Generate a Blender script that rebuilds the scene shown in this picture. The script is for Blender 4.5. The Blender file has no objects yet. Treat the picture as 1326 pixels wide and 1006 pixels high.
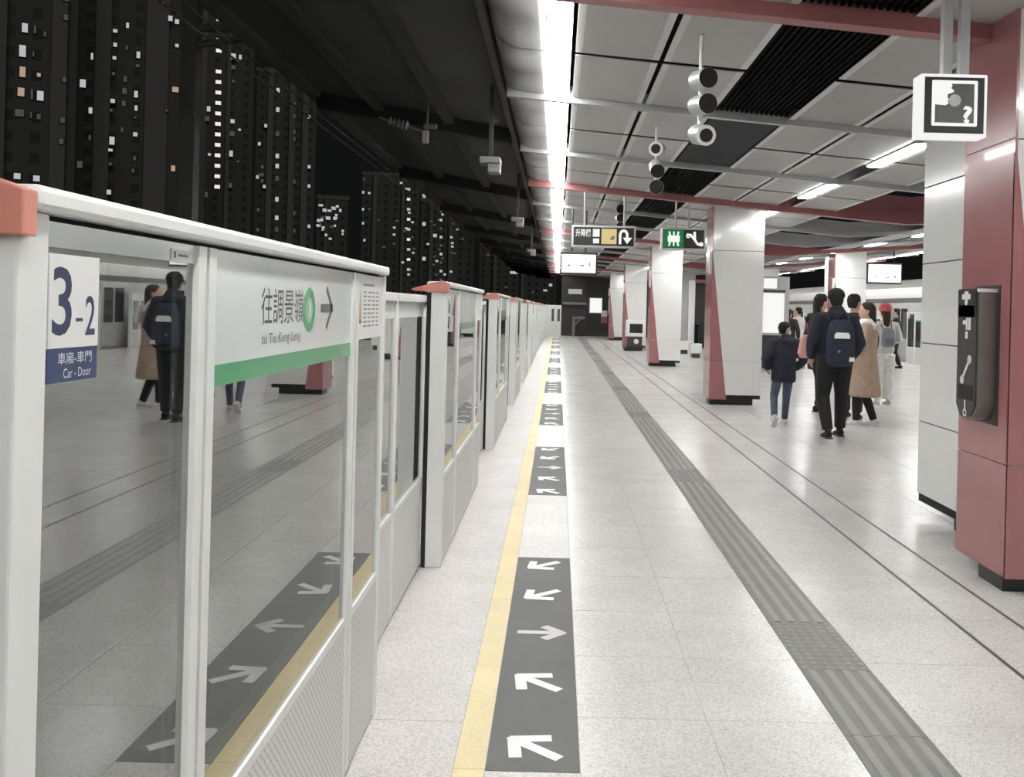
import bpy, bmesh, math, random
from mathutils import Vector, Matrix
random.seed(7)
C = bpy.context.scene.collection
SC = bpy.context.scene

# ------------------------------------------------------------------ camera, world, exposure
F, VX, VY, EYE, ROLL = 1200.0, 722.0, 398.0, 1.5, 0.025
cam = bpy.data.cameras.new('camera'); cam_ob = bpy.data.objects.new('camera', cam); C.objects.link(cam_ob)
cam.sensor_fit = 'HORIZONTAL'; cam.sensor_width = 36.0; cam.lens = F / 1326 * 36
cam.shift_x = -(VX - 663) / 1326; cam.shift_y = -(503 - VY) / 1326
cam.clip_start = 0.05; cam.clip_end = 2000
cr, sr = math.cos(ROLL), math.sin(ROLL)
cam_ob.matrix_world = Matrix(((cr, -sr, 0, 0), (0, 0, -1, 0), (sr, cr, 0, EYE), (0, 0, 0, 1)))
SC.camera = cam_ob
w = bpy.data.worlds.new('night'); SC.world = w; w.use_nodes = True
w.node_tree.nodes['Background'].inputs[0].default_value = (0.95, 1.0, 1.0, 1)
w.node_tree.nodes['Background'].inputs[1].default_value = 0.006
sun = bpy.data.lights.new('city_glow', 'SUN'); sun.energy = 0.13; sun.angle = 0.5
sun_ob = bpy.data.objects.new('city_glow', sun); C.objects.link(sun_ob); sun_ob.rotation_euler = (math.radians(72), 0, math.radians(25))
SC.view_settings.view_transform = 'Standard'; SC.view_settings.look = 'None'
SC.view_settings.exposure = 0.0; SC.view_settings.gamma = 1.0; SC.view_settings.use_curve_mapping = False
STRIP_POWER, LAMP_POWER = 37.0, 48.0
SC.cycles.max_bounces = 8; SC.cycles.transparent_max_bounces = 12
SC.cycles.diffuse_bounces = 4; SC.cycles.glossy_bounces = 5

# ------------------------------------------------------------------ materials
def lin(c):
    return tuple(((v / 255) / 12.92 if v / 255 <= 0.04045 else ((v / 255 + 0.055) / 1.055) ** 2.4) for v in c)
def mat(name, rgb, rough=0.5, metal=0.0, spec=0.5, var=0.0, vscale=8.0, bump=0.0, bscale=60.0, coat=0.0):
    m = bpy.data.materials.new(name); m.use_nodes = True
    nt = m.node_tree; b = nt.nodes['Principled BSDF']
    col = lin(rgb)
    b.inputs['Base Color'].default_value = (*col, 1); b.inputs['Roughness'].default_value = rough
    b.inputs['Metallic'].default_value = metal; b.inputs['Specular IOR Level'].default_value = spec
    b.inputs['Coat Weight'].default_value = coat; b.inputs['Coat Roughness'].default_value = 0.05
    geo = nt.nodes.new('ShaderNodeNewGeometry')
    n = nt.nodes.new('ShaderNodeTexNoise'); n.inputs['Scale'].default_value = vscale; n.inputs['Detail'].default_value = 4
    nt.links.new(geo.outputs['Position'], n.inputs['Vector'])
    r = nt.nodes.new('ShaderNodeValToRGB')
    v = max(var, 0.02)
    r.color_ramp.elements[0].position = 0.3; r.color_ramp.elements[1].position = 0.7
    r.color_ramp.elements[0].color = (*[c * (1 - v) for c in col], 1)
    r.color_ramp.elements[1].color = (*[min(1, c * (1 + v)) for c in col], 1)
    nt.links.new(n.outputs['Fac'], r.inputs['Fac']); nt.links.new(r.outputs['Color'], b.inputs['Base Color'])
    if bump:
        n2 = nt.nodes.new('ShaderNodeTexNoise'); n2.inputs['Scale'].default_value = bscale
        nt.links.new(geo.outputs['Position'], n2.inputs['Vector'])
        bp = nt.nodes.new('ShaderNodeBump'); bp.inputs['Strength'].default_value = bump; bp.inputs['Distance'].default_value = 0.01
        nt.links.new(n2.outputs['Fac'], bp.inputs['Height']); nt.links.new(bp.outputs['Normal'], b.inputs['Normal'])
    return m
def emit(name, rgb, strength):
    m = bpy.data.materials.new(name); m.use_nodes = True; nt = m.node_tree
    nt.nodes.remove(nt.nodes['Principled BSDF'])
    e = nt.nodes.new('ShaderNodeEmission'); e.inputs[0].default_value = (*lin(rgb), 1); e.inputs[1].default_value = strength
    nt.links.new(e.outputs[0], nt.nodes['Material Output'].inputs[0]); return m
def glass(name, r0=0.12, power=2.0, tint=(0.6, 0.62, 0.62), gl=(0.95, 0.96, 0.95), rough=0.0):
    # coated pane: reflection grows from r0 towards grazing angles, alike on both faces
    m = bpy.data.materials.new(name); m.use_nodes = True; nt = m.node_tree
    nt.nodes.remove(nt.nodes['Principled BSDF'])
    t = nt.nodes.new('ShaderNodeBsdfTransparent'); t.inputs[0].default_value = (*tint, 1)
    g = nt.nodes.new('ShaderNodeBsdfGlossy'); g.inputs['Color'].default_value = (*gl, 1); g.inputs['Roughness'].default_value = rough
    f = nt.nodes.new('ShaderNodeLayerWeight'); f.inputs['Blend'].default_value = 0.5
    p = nt.nodes.new('ShaderNodeMath'); p.operation = 'POWER'; p.inputs[1].default_value = power
    q = nt.nodes.new('ShaderNodeMath'); q.operation = 'MULTIPLY_ADD'; q.inputs[1].default_value = 1 - r0; q.inputs[2].default_value = r0
    x = nt.nodes.new('ShaderNodeMixShader')
    nt.links.new(f.outputs['Facing'], p.inputs[0]); nt.links.new(p.outputs[0], q.inputs[0]); nt.links.new(q.outputs[0], x.inputs[0])
    nt.links.new(t.outputs[0], x.inputs[1]); nt.links.new(g.outputs[0], x.inputs[2])
    nt.links.new(x.outputs[0], nt.nodes['Material Output'].inputs[0]); return m
def terrazzo(name, rgb, rough=0.2, amt=0.22, scale=160):
    m = mat(name, rgb, rough, var=0.06, vscale=2.5)
    nt = m.node_tree; b = nt.nodes['Principled BSDF']
    geo = nt.nodes.new('ShaderNodeNewGeometry')
    v = nt.nodes.new('ShaderNodeTexVoronoi'); v.inputs['Scale'].default_value = scale
    nt.links.new(geo.outputs['Position'], v.inputs['Vector'])
    r = nt.nodes.new('ShaderNodeValToRGB')
    r.color_ramp.elements[0].color = (1 - amt * 1.7, 1 - amt * 1.7, 1 - amt * 1.7, 1); r.color_ramp.elements[1].color = (1, 1, 1, 1)
    r.color_ramp.elements[0].position = 0.15; r.color_ramp.elements[1].position = 0.6
    sep = nt.nodes.new('ShaderNodeSeparateColor'); nt.links.new(v.outputs['Color'], sep.inputs[0])
    nt.links.new(sep.outputs[0], r.inputs['Fac'])
    mx = nt.nodes.new('ShaderNodeMix'); mx.data_type = 'RGBA'; mx.blend_type = 'MULTIPLY'; mx.inputs[0].default_value = 1
    src = b.inputs['Base Color'].links[0].from_socket
    nt.links.new(src, mx.inputs[6]); nt.links.new(r.outputs['Color'], mx.inputs[7]); nt.links.new(mx.outputs[2], b.inputs['Base Color'])
    n = nt.nodes.new('ShaderNodeTexNoise'); n.inputs['Scale'].default_value = 1.3; n.inputs['Detail'].default_value = 6
    nt.links.new(geo.outputs['Position'], n.inputs['Vector'])
    mr = nt.nodes.new('ShaderNodeMapRange'); mr.inputs[3].default_value = rough - 0.05; mr.inputs[4].default_value = rough + 0.1
    nt.links.new(n.outputs['Fac'], mr.inputs[0]); nt.links.new(mr.outputs[0], b.inputs['Roughness'])
    return m
def perforated(name, rgb, scale=55):
    m = mat(name, rgb, 0.35, 0.1)
    nt = m.node_tree; b = nt.nodes['Principled BSDF']
    geo = nt.nodes.new('ShaderNodeNewGeometry')
    mp = nt.nodes.new('ShaderNodeMapping'); mp.inputs['Rotation'].default_value = (math.radians(45), 0, 0)
    nt.links.new(geo.outputs['Position'], mp.inputs['Vector'])
    v = nt.nodes.new('ShaderNodeTexVoronoi'); v.inputs['Scale'].default_value = scale; v.inputs['Randomness'].default_value = 0
    nt.links.new(mp.outputs[0], v.inputs['Vector'])
    r = nt.nodes.new('ShaderNodeValToRGB'); c = lin(rgb)
    r.color_ramp.elements[0].color = (c[0] * .45, c[1] * .45, c[2] * .45, 1); r.color_ramp.elements[1].color = (*c, 1)
    r.color_ramp.elements[0].position = 0.26; r.color_ramp.elements[1].position = 0.36
    nt.links.new(v.outputs['Distance'], r.inputs['Fac']); nt.links.new(r.outputs[0], b.inputs['Base Color'])
    return m

M = {}
M['tile'] = terrazzo('floor_terrazzo', (215, 213, 210), 0.20, 0.14)
M['edge_tile'] = terrazzo('edge_terrazzo', (207, 203, 199), 0.40, 0.16)
M['yellow'] = terrazzo('yellow_tile', (226, 209, 164), 0.5, 0.06)
M['mat'] = mat('dark_marking', (106, 106, 105), 0.6, spec=0.2, var=0.08, vscale=3)
M['paint'] = mat('white_marking', (235, 235, 232), 0.4)
M['paint_grey'] = mat('grey_marking', (182, 182, 180), 0.4)
M['tactile'] = mat('tactile_grey', (117, 116, 113), 0.45, var=0.06)
M['tactile_top'] = mat('tactile_worn', (138, 137, 134), 0.4, var=0.06)
M['joint'] = mat('joint_grout', (176, 173, 169), 0.8)
M['slotdark'] = mat('slot_dark', (70, 69, 68), 0.5)
M['concrete'] = mat('concrete_dark', (60, 60, 58), 0.9, var=0.2)
M['gravel'] = mat('gravel', (48, 47, 45), 0.95, var=0.3, vscale=30, bump=0.6)
M['white'] = mat('white_metal', (236, 237, 235), 0.28, var=0.02)
M['film'] = mat('white_film', (236, 242, 240), 0.12, coat=0.6)
M['poster'] = mat('poster_paper', (236, 236, 234), 0.35)
M['greyend'] = mat('gate_end_grey', (200, 189, 187), 0.35, 0.1)
M['kick'] = perforated('perforated_white', (222, 222, 220))
M['cap'] = mat('salmon_cap', (206, 138, 124), 0.35)
M['green'] = mat('band_green', (74, 158, 108), 0.2, coat=0.4)
M['plate_blue'] = mat('plate_navy', (52, 66, 106), 0.3)
M['navy'] = mat('digit_navy', (44, 52, 86), 0.4)
M['ink'] = mat('dark_ink', (84, 84, 84), 0.4)
M['ink_soft'] = mat('soft_ink', (128, 130, 130), 0.4)
M['dark'] = mat('dark_gap', (18, 18, 18), 0.7)
M['glass'] = glass('gate_glass', 0.12, 2.0)
M['clear'] = glass('clear_glass', 0.04, 4.0, (0.85, 0.87, 0.87))
M['panel'] = mat('ceiling_panel_grey', (170, 169, 168), 0.42, 0.15, var=0.03)
M['panel_rim'] = mat('ceiling_panel_rim', (228, 227, 226), 0.4)
M['beam_red'] = mat('beam_red', (150, 94, 94), 0.45)
M['beam_grey'] = mat('beam_grey', (176, 177, 178), 0.35, 0.3)
M['black'] = mat('black_louvre', (8, 8, 8), 0.8, spec=0.08)
M['speaker'] = mat('speaker_grille', (44, 44, 44), 0.7, spec=0.2)
M['mast'] = mat('mast_metal', (112, 112, 110), 0.7)
M['navyplate'] = mat('navy_plate', (22, 25, 32), 0.6, spec=0.15)
M['canopy'] = mat('canopy_underside', (74, 74, 72), 0.9, var=0.15, vscale=0.7)
M['canopy2'] = mat('canopy_girder', (58, 58, 56), 0.9)
M['dim_metal'] = mat('dim_metal', (120, 120, 116), 0.6)
M['insul'] = mat('porcelain', (190, 188, 182), 0.3)
M['col_white'] = mat('column_enamel', (236, 236, 234), 0.16, var=0.015, vscale=2, coat=0.3)
M['col_red'] = mat('column_red', (160, 106, 108), 0.22, var=0.04, vscale=3, coat=0.3)
M['plinth'] = mat('black_plinth', (24, 24, 24), 0.35)
M['steel'] = mat('brushed_steel', (140, 136, 132), 0.35, 0.75, var=0.05, vscale=20)
M['steel_dark'] = mat('dark_steel', (66, 65, 64), 0.4, 0.3)
M['sign_black'] = mat('sign_black', (34, 34, 34), 0.35)
M['sign_grey'] = mat('sign_grey', (92, 92, 92), 0.3)
M['sign_white'] = emit('sign_lit_white', (255, 255, 252), 0.95)
M['case_lit'] = emit('sign_case_lit', (255, 255, 252), 0.92)
M['sign_frame'] = mat('sign_frame', (205, 205, 205), 0.35, 0.2)
M['sign_green'] = emit('sign_green', (40, 122, 66), 0.9)
M['sign_tan'] = emit('sign_tan', (226, 204, 148), 0.95)
M['screen'] = emit('screen_white', (250, 253, 255), 1.6)
M['screen_ink'] = emit('screen_ink', (150, 160, 170), 0.8)
M['strip'] = emit('strip_tube', (255, 255, 253), STRIP_POWER)
M['lamp'] = emit('lamp_tube', (255, 255, 253), LAMP_POWER)
M['endwall'] = mat('end_wall_dark', (62, 61, 60), 0.7, var=0.1)
M['endwall2'] = mat('end_wall_panel', (44, 43, 43), 0.6)
M['train'] = mat('train_steel', (196, 194, 190), 0.3, 0.3)
M['train_dark'] = mat('train_window', (52, 54, 56), 0.12)
M['train_in'] = emit('train_interior', (225, 225, 220), 0.55)
M['lit_warm'] = emit('window_warm', (240, 206, 180), 0.5)
M['lit_cool'] = emit('window_cool', (230, 232, 234), 0.6)
M['lit_dim'] = emit('window_dim', (140, 140, 136), 0.26)
M['lit_bulk'] = emit('stair_light', (250, 248, 240), 0.9)
M['tower'] = mat('tower_wall', (150, 148, 144), 0.9, var=0.1, vscale=0.05)
M['tower_pier'] = mat('tower_pier', (185, 183, 178), 0.9)
M['tower_win'] = mat('tower_dark_window', (84, 84, 82), 0.5)

# ------------------------------------------------------------------ geometry helpers
class MB:
    def __init__(s): s.v = []; s.f = []; s.mi = []; s.cur = 0; s.sm = []; s.smooth = False
    def face(s, idx): s.f.append(tuple(idx)); s.mi.append(s.cur); s.sm.append(s.smooth)
    def box(s, x0, x1, y0, y1, z0, z1):
        b = len(s.v)
        s.v += [(x0, y0, z0), (x1, y0, z0), (x1, y1, z0), (x0, y1, z0), (x0, y0, z1), (x1, y0, z1), (x1, y1, z1), (x0, y1, z1)]
        for q in ((0, 3, 2, 1), (4, 5, 6, 7), (0, 1, 5, 4), (1, 2, 6, 5), (2, 3, 7, 6), (3, 0, 4, 7)): s.face([b + i for i in q])
        return s
    def prism(s, pts, axis, a0, a1):
        # pts: polygon in the two other axes (counter-clockwise or not), swept along axis
        n = len(pts); b = len(s.v)
        for a in (a0, a1):
            for p, q in pts:
                s.v.append({'x': (a, p, q), 'y': (p, a, q), 'z': (p, q, a)}[axis])
        s.face([b + i for i in range(n)][::-1]); s.face([b + n + i for i in range(n)])
        for i in range(n):
            j = (i + 1) % n; s.face((b + i, b + j, b + n + j, b + n + i))
        return s
    def tube(s, p0, p1, r0, r1=None, n=12, cap=True):
        r1 = r0 if r1 is None else r1
        p0 = Vector(p0); p1 = Vector(p1); t = (p1 - p0).normalized()
        ref = Vector((0, 1, 0)) if abs(t.y) < 0.9 else Vector((1, 0, 0))
        a = t.cross(ref).normalized(); c = t.cross(a); b = len(s.v)
        for p, r in ((p0, r0), (p1, r1)):
            for i in range(n):
                h = 2 * math.pi * i / n; s.v.append(tuple(p + a * math.cos(h) * r + c * math.sin(h) * r))
        sm, s.smooth = s.smooth, True
        for i in range(n):
            j = (i + 1) % n; s.face((b + i, b + j, b + n + j, b + n + i))
        s.smooth = False
        if cap:
            e = len(s.v); s.v += s.v[b:b + 2 * n]
            s.face([e + i for i in range(n)][::-1]); s.face([e + n + i for i in range(n)])
        s.smooth = sm
        return s
    def path(s, pts, r, n=8):
        for a, b in zip(pts[:-1], pts[1:]): s.tube(a, b, r, n=n)
        return s
    def loft(s, rings, n=14):
        # rings: (centre, rx, ry)
        b = len(s.v); cs = [Vector(r[0]) for r in rings]
        for i, (c, rx, ry) in enumerate(rings):
            t = (cs[min(i + 1, len(cs) - 1)] - cs[max(i - 1, 0)]).normalized()
            ref = Vector((0, 1, 0)) if abs(t.y) < 0.85 else Vector((0, 0, 1))
            a = t.cross(ref).normalized(); d = a.cross(t)
            for k in range(n):
                h = 2 * math.pi * k / n; s.v.append(tuple(cs[i] + a * math.cos(h) * rx + d * math.sin(h) * ry))
        m = len(rings)
        for i in range(m - 1):
            for k in range(n):
                j = (k + 1) % n; s.face((b + i * n + k, b + i * n + j, b + (i + 1) * n + j, b + (i + 1) * n + k))
        s.face([b + k for k in range(n)][::-1]); s.face([b + (m - 1) * n + k for k in range(n)])
        return s
    def ball(s, c, rx, ry, rz, n=14, m=9):
        rg = []
        for i in range(m):
            h = -math.pi / 2 * 0.97 + math.pi * 0.97 * i / (m - 1)
            rg.append(((c[0], c[1], c[2] + rz * math.sin(h)), rx * math.cos(h), ry * math.cos(h)))
        return s.loft(rg, n)
    def add(s, o):
        b = len(s.v); s.v += o.v
        for f, mi, sm in zip(o.f, o.mi, o.sm): s.f.append(tuple(i + b for i in f)); s.mi.append(mi); s.sm.append(sm)
        return s
    def plane_shape(s, pts, org, u, v, th, nrm):
        # flat polygon given in (u, v) from org, thickened by th along nrm
        org, u, v, nrm = map(Vector, (org, u, v, nrm)); n = len(pts); b = len(s.v)
        for k in (0, 1):
            for p, q in pts: s.v.append(tuple(org + u * p + v * q + nrm * th * k))
        s.face([b + i for i in range(n)][::-1]); s.face([b + n + i for i in range(n)])
        for i in range(n):
            j = (i + 1) % n; s.face((b + i, b + j, b + n + j, b + n + i))
        return s
    def mesh(s, name, mats, off=(0, 0, 0), bevel=0.0, fix=True):
        me = bpy.data.meshes.new(name)
        ox, oy, oz = off
        me.from_pydata([(x - ox, y - oy, z - oz) for x, y, z in s.v], [], s.f)
        for m in mats: me.materials.append(m)
        me.polygons.foreach_set('material_index', s.mi); me.polygons.foreach_set('use_smooth', s.sm)
        if bevel or fix:
            bm = bmesh.new(); bm.from_mesh(me)
            bmesh.ops.recalc_face_normals(bm, faces=bm.faces)
            if bevel: bmesh.ops.bevel(bm, geom=bm.edges[:], offset=bevel, segments=2, affect='EDGES', profile=0.6, clamp_overlap=True)
            bm.to_mesh(me); bm.free()
        me.update(); return me
def wloc(o):
    v = Vector((0, 0, 0))
    while o: v += o.location; o = o.parent
    return v
def obj(name, mb, m, parent=None, bevel=0.0, local=False, fix=True):
    mats = m if isinstance(m, (list, tuple)) else [m]
    if isinstance(mb, MB):
        off = (0, 0, 0) if (parent is None or local) else wloc(parent)
        me = mb.mesh(name, mats, off, bevel, fix)
    else:
        me = mb; me.materials.clear()
        for x in mats: me.materials.append(x)
    o = bpy.data.objects.new(name, me); C.objects.link(o)
    if parent: o.parent = parent
    return o
def tag(o, label=None, cat=None, group=None, kind=None):
    for k, v in (('label', label), ('category', cat), ('group', group), ('kind', kind)):
        if v: o[k] = v
    return o
def thing(name, label, cat, loc=(0, 0, 0), group=None):
    o = bpy.data.objects.new(name, None); C.objects.link(o); o.empty_display_size = 0.1
    o.location = loc; return tag(o, label, cat, group)
def copy_tree(o, parent=None):
    c = o.copy(); C.objects.link(c)
    if parent: c.parent = parent
    for ch in list(o.children): copy_tree(ch, c)
    return c
def share(name, me, loc, parent):
    o = bpy.data.objects.new(name, me); C.objects.link(o); o.parent = parent
    o.location = Vector(loc) - wloc(parent); return o
def text_mb(txt, org, u, v, wd, ht, nrm, th=0.001, bold=0.0):
    cu = bpy.data.curves.new('t', 'FONT'); cu.body = txt; cu.offset = bold; cu.resolution_u = 3
    ob = bpy.data.objects.new('t', cu); C.objects.link(ob)
    dg = bpy.context.evaluated_depsgraph_get(); me = bpy.data.meshes.new_from_object(ob.evaluated_get(dg))
    bpy.data.objects.remove(ob); mb = MB()
    if len(me.vertices):
        xs = [p.co.x for p in me.vertices]; ys = [p.co.y for p in me.vertices]
        x0, x1, y0, y1 = min(xs), max(xs), min(ys), max(ys)
        org, u, v, nrm = map(Vector, (org, u, v, nrm))
        for p in me.vertices:
            mb.v.append(tuple(org + u * (wd * (p.co.x - x0) / max(x1 - x0, 1e-6)) + v * (ht * (p.co.y - y0) / max(y1 - y0, 1e-6)) + nrm * th))
        for p in me.polygons: mb.face(list(p.vertices))
    bpy.data.meshes.remove(me); return mb
def ring(cx, cy, r0, r1, n=24):
    out = []
    for i in range(n):
        a, b = 2 * math.pi * i / n, 2 * math.pi * (i + 1) / n
        out.append([(cx + r0 * math.cos(a), cy + r0 * math.sin(a)), (cx + r1 * math.cos(a), cy + r1 * math.sin(a)), (cx + r1 * math.cos(b), cy + r1 * math.sin(b)), (cx + r0 * math.cos(b), cy + r0 * math.sin(b))])
    return out
def disc(cx, cy, r, n=20): return [(cx + r * math.cos(2 * math.pi * i / n), cy + r * math.sin(2 * math.pi * i / n)) for i in range(n)]
def stroke(pts, wd):
    out = []
    for (x0, y0), (x1, y1) in zip(pts[:-1], pts[1:]):
        d = math.hypot(x1 - x0, y1 - y0) or 1; nx, ny = -(y1 - y0) / d * wd / 2, (x1 - x0) / d * wd / 2
        ex, ey = (x1 - x0) / d * wd * .3, (y1 - y0) / d * wd * .3
        out.append([(x0 + nx - ex, y0 + ny - ey), (x0 - nx - ex, y0 - ny - ey), (x1 - nx + ex, y1 - ny + ey), (x1 + nx + ex, y1 + ny + ey)])
    return out
ORD = ['first', 'second', 'third', 'fourth', 'fifth', 'sixth', 'seventh', 'eighth', 'ninth', 'tenth', 'eleventh', 'twelfth', 'thirteenth', 'fourteenth', 'fifteenth', 'sixteenth']

Y0, Y1 = -7.0, 49.0
XM = 5.3                                   # middle line of the island platform
PIT = 4.4                                  # door pitch

# ------------------------------------------------------------------ floor
floor = tag(obj('floor', MB().box(-.80, 2 * XM + .80, Y0, Y1 + 1.5, -.35, -.003), M['joint']), kind='structure')
obj('platform_edge', MB().box(-.82, -.80, Y0, Y1, -1.1, -.001), M['concrete'], floor)
tile_cache = {}
def tile_mesh(wd, ln, m):
    k = (round(wd, 3), round(ln, 3), m)
    if k not in tile_cache:
        g = .0016
        tile_cache[k] = MB().box(g, wd - g, g, ln - g, -.012, 0).mesh('floor_tile', [M[m]], bevel=0.0)
    return tile_cache[k]
strips = [(-.80, -.302, 1.19, 3.34, 'edge_tile', 'edge_tile'), (-.302, -.198, .87, 3.0, 'yellow', 'yellow_tile'),
          (.111, .585, .6, 5.2, 'tile', 'floor_tile'), (.585, 1.06, .6, 5.2, 'tile', 'floor_tile'),
          (1.36, 1.98, .6, 5.2, 'tile', 'floor_tile'), (2.0, 2.29, .6, 5.2, 'tile', 'floor_tile')]
x = 2.31
while x < 2 * XM + .80 - .01:
    x2 = min(x + .6, 2 * XM + .80); strips.append((x, x2, .6, 5.2 if len(strips) % 2 else 5.2, 'tile', 'floor_tile')); x = x2
rest = {'tile': MB(), 'edge_tile': MB(), 'yellow': MB()}
n_ind = {}
for (xa, xb, ln, ph, m, nm) in strips:
    y = ph - math.ceil((ph - Y0) / ln) * ln
    while y < Y1:
        near = 1.4 < y < 11 and xa < 4.6 and not (y > 8.6 and nm == 'floor_tile')
        vis = xa / max(y + ln, .1) < .53
        if near and vis and n_ind.get(nm, 0) < 295:
            n_ind[nm] = n_ind.get(nm, 0) + 1
            share(nm, tile_mesh(xb - xa, ln, m), (xa, y, random.uniform(-.0006, 0)), floor)
        else:
            rest[m].box(xa + .0016, xb - .0016, y + .0016, y + ln - .0016, -.012, random.uniform(-.0006, 0))
        y += ln
for m, mb in rest.items():
    tag(obj('far_paving', mb, M[m], floor, fix=False), kind='stuff')
# plain tiles between the boarding mats
for k in range(-2, 11):
    c = 4.27 + PIT * k
    for h in range(2):
        share('floor_tile', tile_mesh(.309, .92, 'edge_tile'), (-.198, c + 1.28 + h * .92, 0), floor)
for xs in (1.99, 2.30):
    obj('drain_slot', MB().box(xs - .009, xs + .009, Y0, Y1, -.012, -.0015), M['slotdark'], floor)
# tactile guide path
rib = MB(); rib.box(.0015, .2985, .0015, .5985, -.012, 0.0); rib.cur = 1
for i in range(4):
    xc = .045 + .07 * i; rib.prism([(xc - .02, 0), (xc + .02, 0), (xc + .014, .005), (xc - .014, .005)], 'y', .002, .598)
rib_me = rib.mesh('tactile_tile', [M['tactile'], M['tactile_top']])
stud = MB(); stud.box(.0015, .2985, .0015, .5985, -.012, 0.0); stud.cur = 1
for i in range(6):
    for j in range(12):
        stud.tube((.025 + .05 * i, .025 + .05 * j, 0), (.025 + .05 * i, .025 + .05 * j, .005), .017, .011, n=8)
stud_me = stud.mesh('tactile_tile', [M['tactile'], M['tactile_top']])
y = 3.9 - .6 * 18
i = -18
cent = [4.2 + PIT * k for k in range(-3, 11)]
while y < Y1 - .6:
    isst = any(abs(y + .3 - c) < .301 for c in cent)
    share('tactile_tile', stud_me if isst else rib_me, (1.06, y, 0), floor); y += .6

# ------------------------------------------------------------------ ceiling
SL = .078
def zp(x):                                   # panel plane, falling towards the middle from both sides
    xx = min(x, 2 * XM - x); return 3.385 - SL * xx
ceil = tag(obj('ceiling', MB().prism([(-.5, 3.72), (4.3, 3.42), (4.3, 3.50), (-.5, 3.80)], 'y', Y0, Y1), M['black']), kind='structure')
obj('roof_deck', MB().prism([(2 * XM + .5, 3.72), (2 * XM - 4.3, 3.42), (2 * XM - 4.3, 3.50), (2 * XM + .5, 3.80)], 'y', Y0, Y1), M['black'], ceil)
obj('upper_roof', MB().box(4.0, 2 * XM - 4.0, Y0, Y1, 4.3, 4.45), M['black'], ceil)
B0, BP = 5.4, 2.9
def panel_mesh(xa, xb, ln):
    mb = MB(); za, zb = zp(xa), zp(xb); r = .05; t = .008
    def pt(x, y, dz=0): return (x, y, zp(x) + dz)
    xs = [xa, xa + r, xb - r, xb]
    for y in (0.0, ln):
        for x in xs: mb.v.append(pt(x, y))
    for i, c in enumerate((1, 0, 1)):
        mb.cur = c; mb.face((i, i + 1, 4 + i + 1, 4 + i))
    mb.cur = 0
    b = len(mb.v)
    for y in (0.0, ln):
        for x in (xa, xb): mb.v.append(pt(x, y, t))
    mb.face((b, b + 1, b + 3, b + 2)); mb.face((0, b, b + 2, 4)); mb.face((3, 7, b + 3, b + 1)); mb.face((0, 1, 2, 3, b + 1, b)); mb.face((4, 5, 6, 7, b + 3, b + 2))
    return mb
def curl_mesh(ln):
    prof = [(-.125, 0), (-.17, 0), (-.34, 0.0), (-.41, .012), (-.47, .045), (-.515, .10), (-.53, .15)]
    mb = MB(); n = len(prof)
    for t in (0, .02):
        for y in (0, ln):
            for x, dz in prof: mb.v.append((x - t * .5 if x < -.4 else x, y, zp(x) + dz + t))
    for i in range(n - 1):
        mb.cur = 1 if i == 0 else 0
        mb.smooth = True
        mb.face((i, i + 1, n + i + 1, n + i)); mb.face((2 * n + i, 3 * n + i, 3 * n + i + 1, 2 * n + i + 1))
    mb.smooth = False
    mb.face((0, n, 3 * n, 2 * n)); mb.face((n - 1, 3 * n - 1, 4 * n - 1, 2 * n - 1))
    for o in (0, n):
        for i in range(n - 1): mb.face((o + i, 2 * n + o + i, 2 * n + o + i + 1, o + i + 1))
    return mb
cols = [(.085, .70), (.735, 1.345), (2.02, 2.64), (2.675, 3.28), (3.50, 4.18)]
pl = BP / 2 - .085
cp_me = {c: panel_mesh(c[0], c[1], pl).mesh('ceiling_panel', [M['panel'], M['panel_rim']]) for c in cols}
cl_me = curl_mesh(pl + .035).mesh('ceiling_panel', [M['panel'], M['panel_rim']])
far_panels = MB(); far_curl = MB()
r = -8
while True:
    ys = B0 + r * BP / 2 + .0425
    if ys > Y1 - 1: break
    for c in cols:
        if ys > 2.5: share('ceiling_panel', cp_me[c], (0, ys, 0), ceil)
        else:
            q = panel_mesh(c[0], c[1], pl); q.v = [(x, y + ys, z) for x, y, z in q.v]; far_panels.add(q)
        q = panel_mesh(c[0], c[1], pl); q.v = [(2 * XM - x, y + ys, z) for x, y, z in q.v]; far_panels.add(q)
    if ys > 2.5: share('ceiling_panel', cl_me, (0, ys, 0), ceil)
    else:
        q = curl_mesh(pl + .035); q.v = [(x, y + ys, z) for x, y, z in q.v]; far_panels.add(q)
    q = curl_mesh(pl + .035); q.v = [(2 * XM - x, y + ys, z) for x, y, z in q.v]; far_panels.add(q)
    r += 1
tag(obj('far_ceiling_panels', far_panels, [M['panel'], M['panel_rim']], ceil), kind='stuff')
for k in range(15):
    xx = 1.365 + .044 * k
    obj('louvre_bar', MB().box(xx, xx + .022, Y0, Y1, zp(xx) + .015, zp(xx) + .07), M['black'], ceil)
obj('blanking_plate', MB().prism([(1.37, zp(1.37) + .003), (2.0, zp(2.0) + .003), (2.0, zp(2) + .013), (1.37, zp(1.37) + .013)], 'y', 8.45, 11.05), M['navyplate'], ceil)
n = -4
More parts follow.
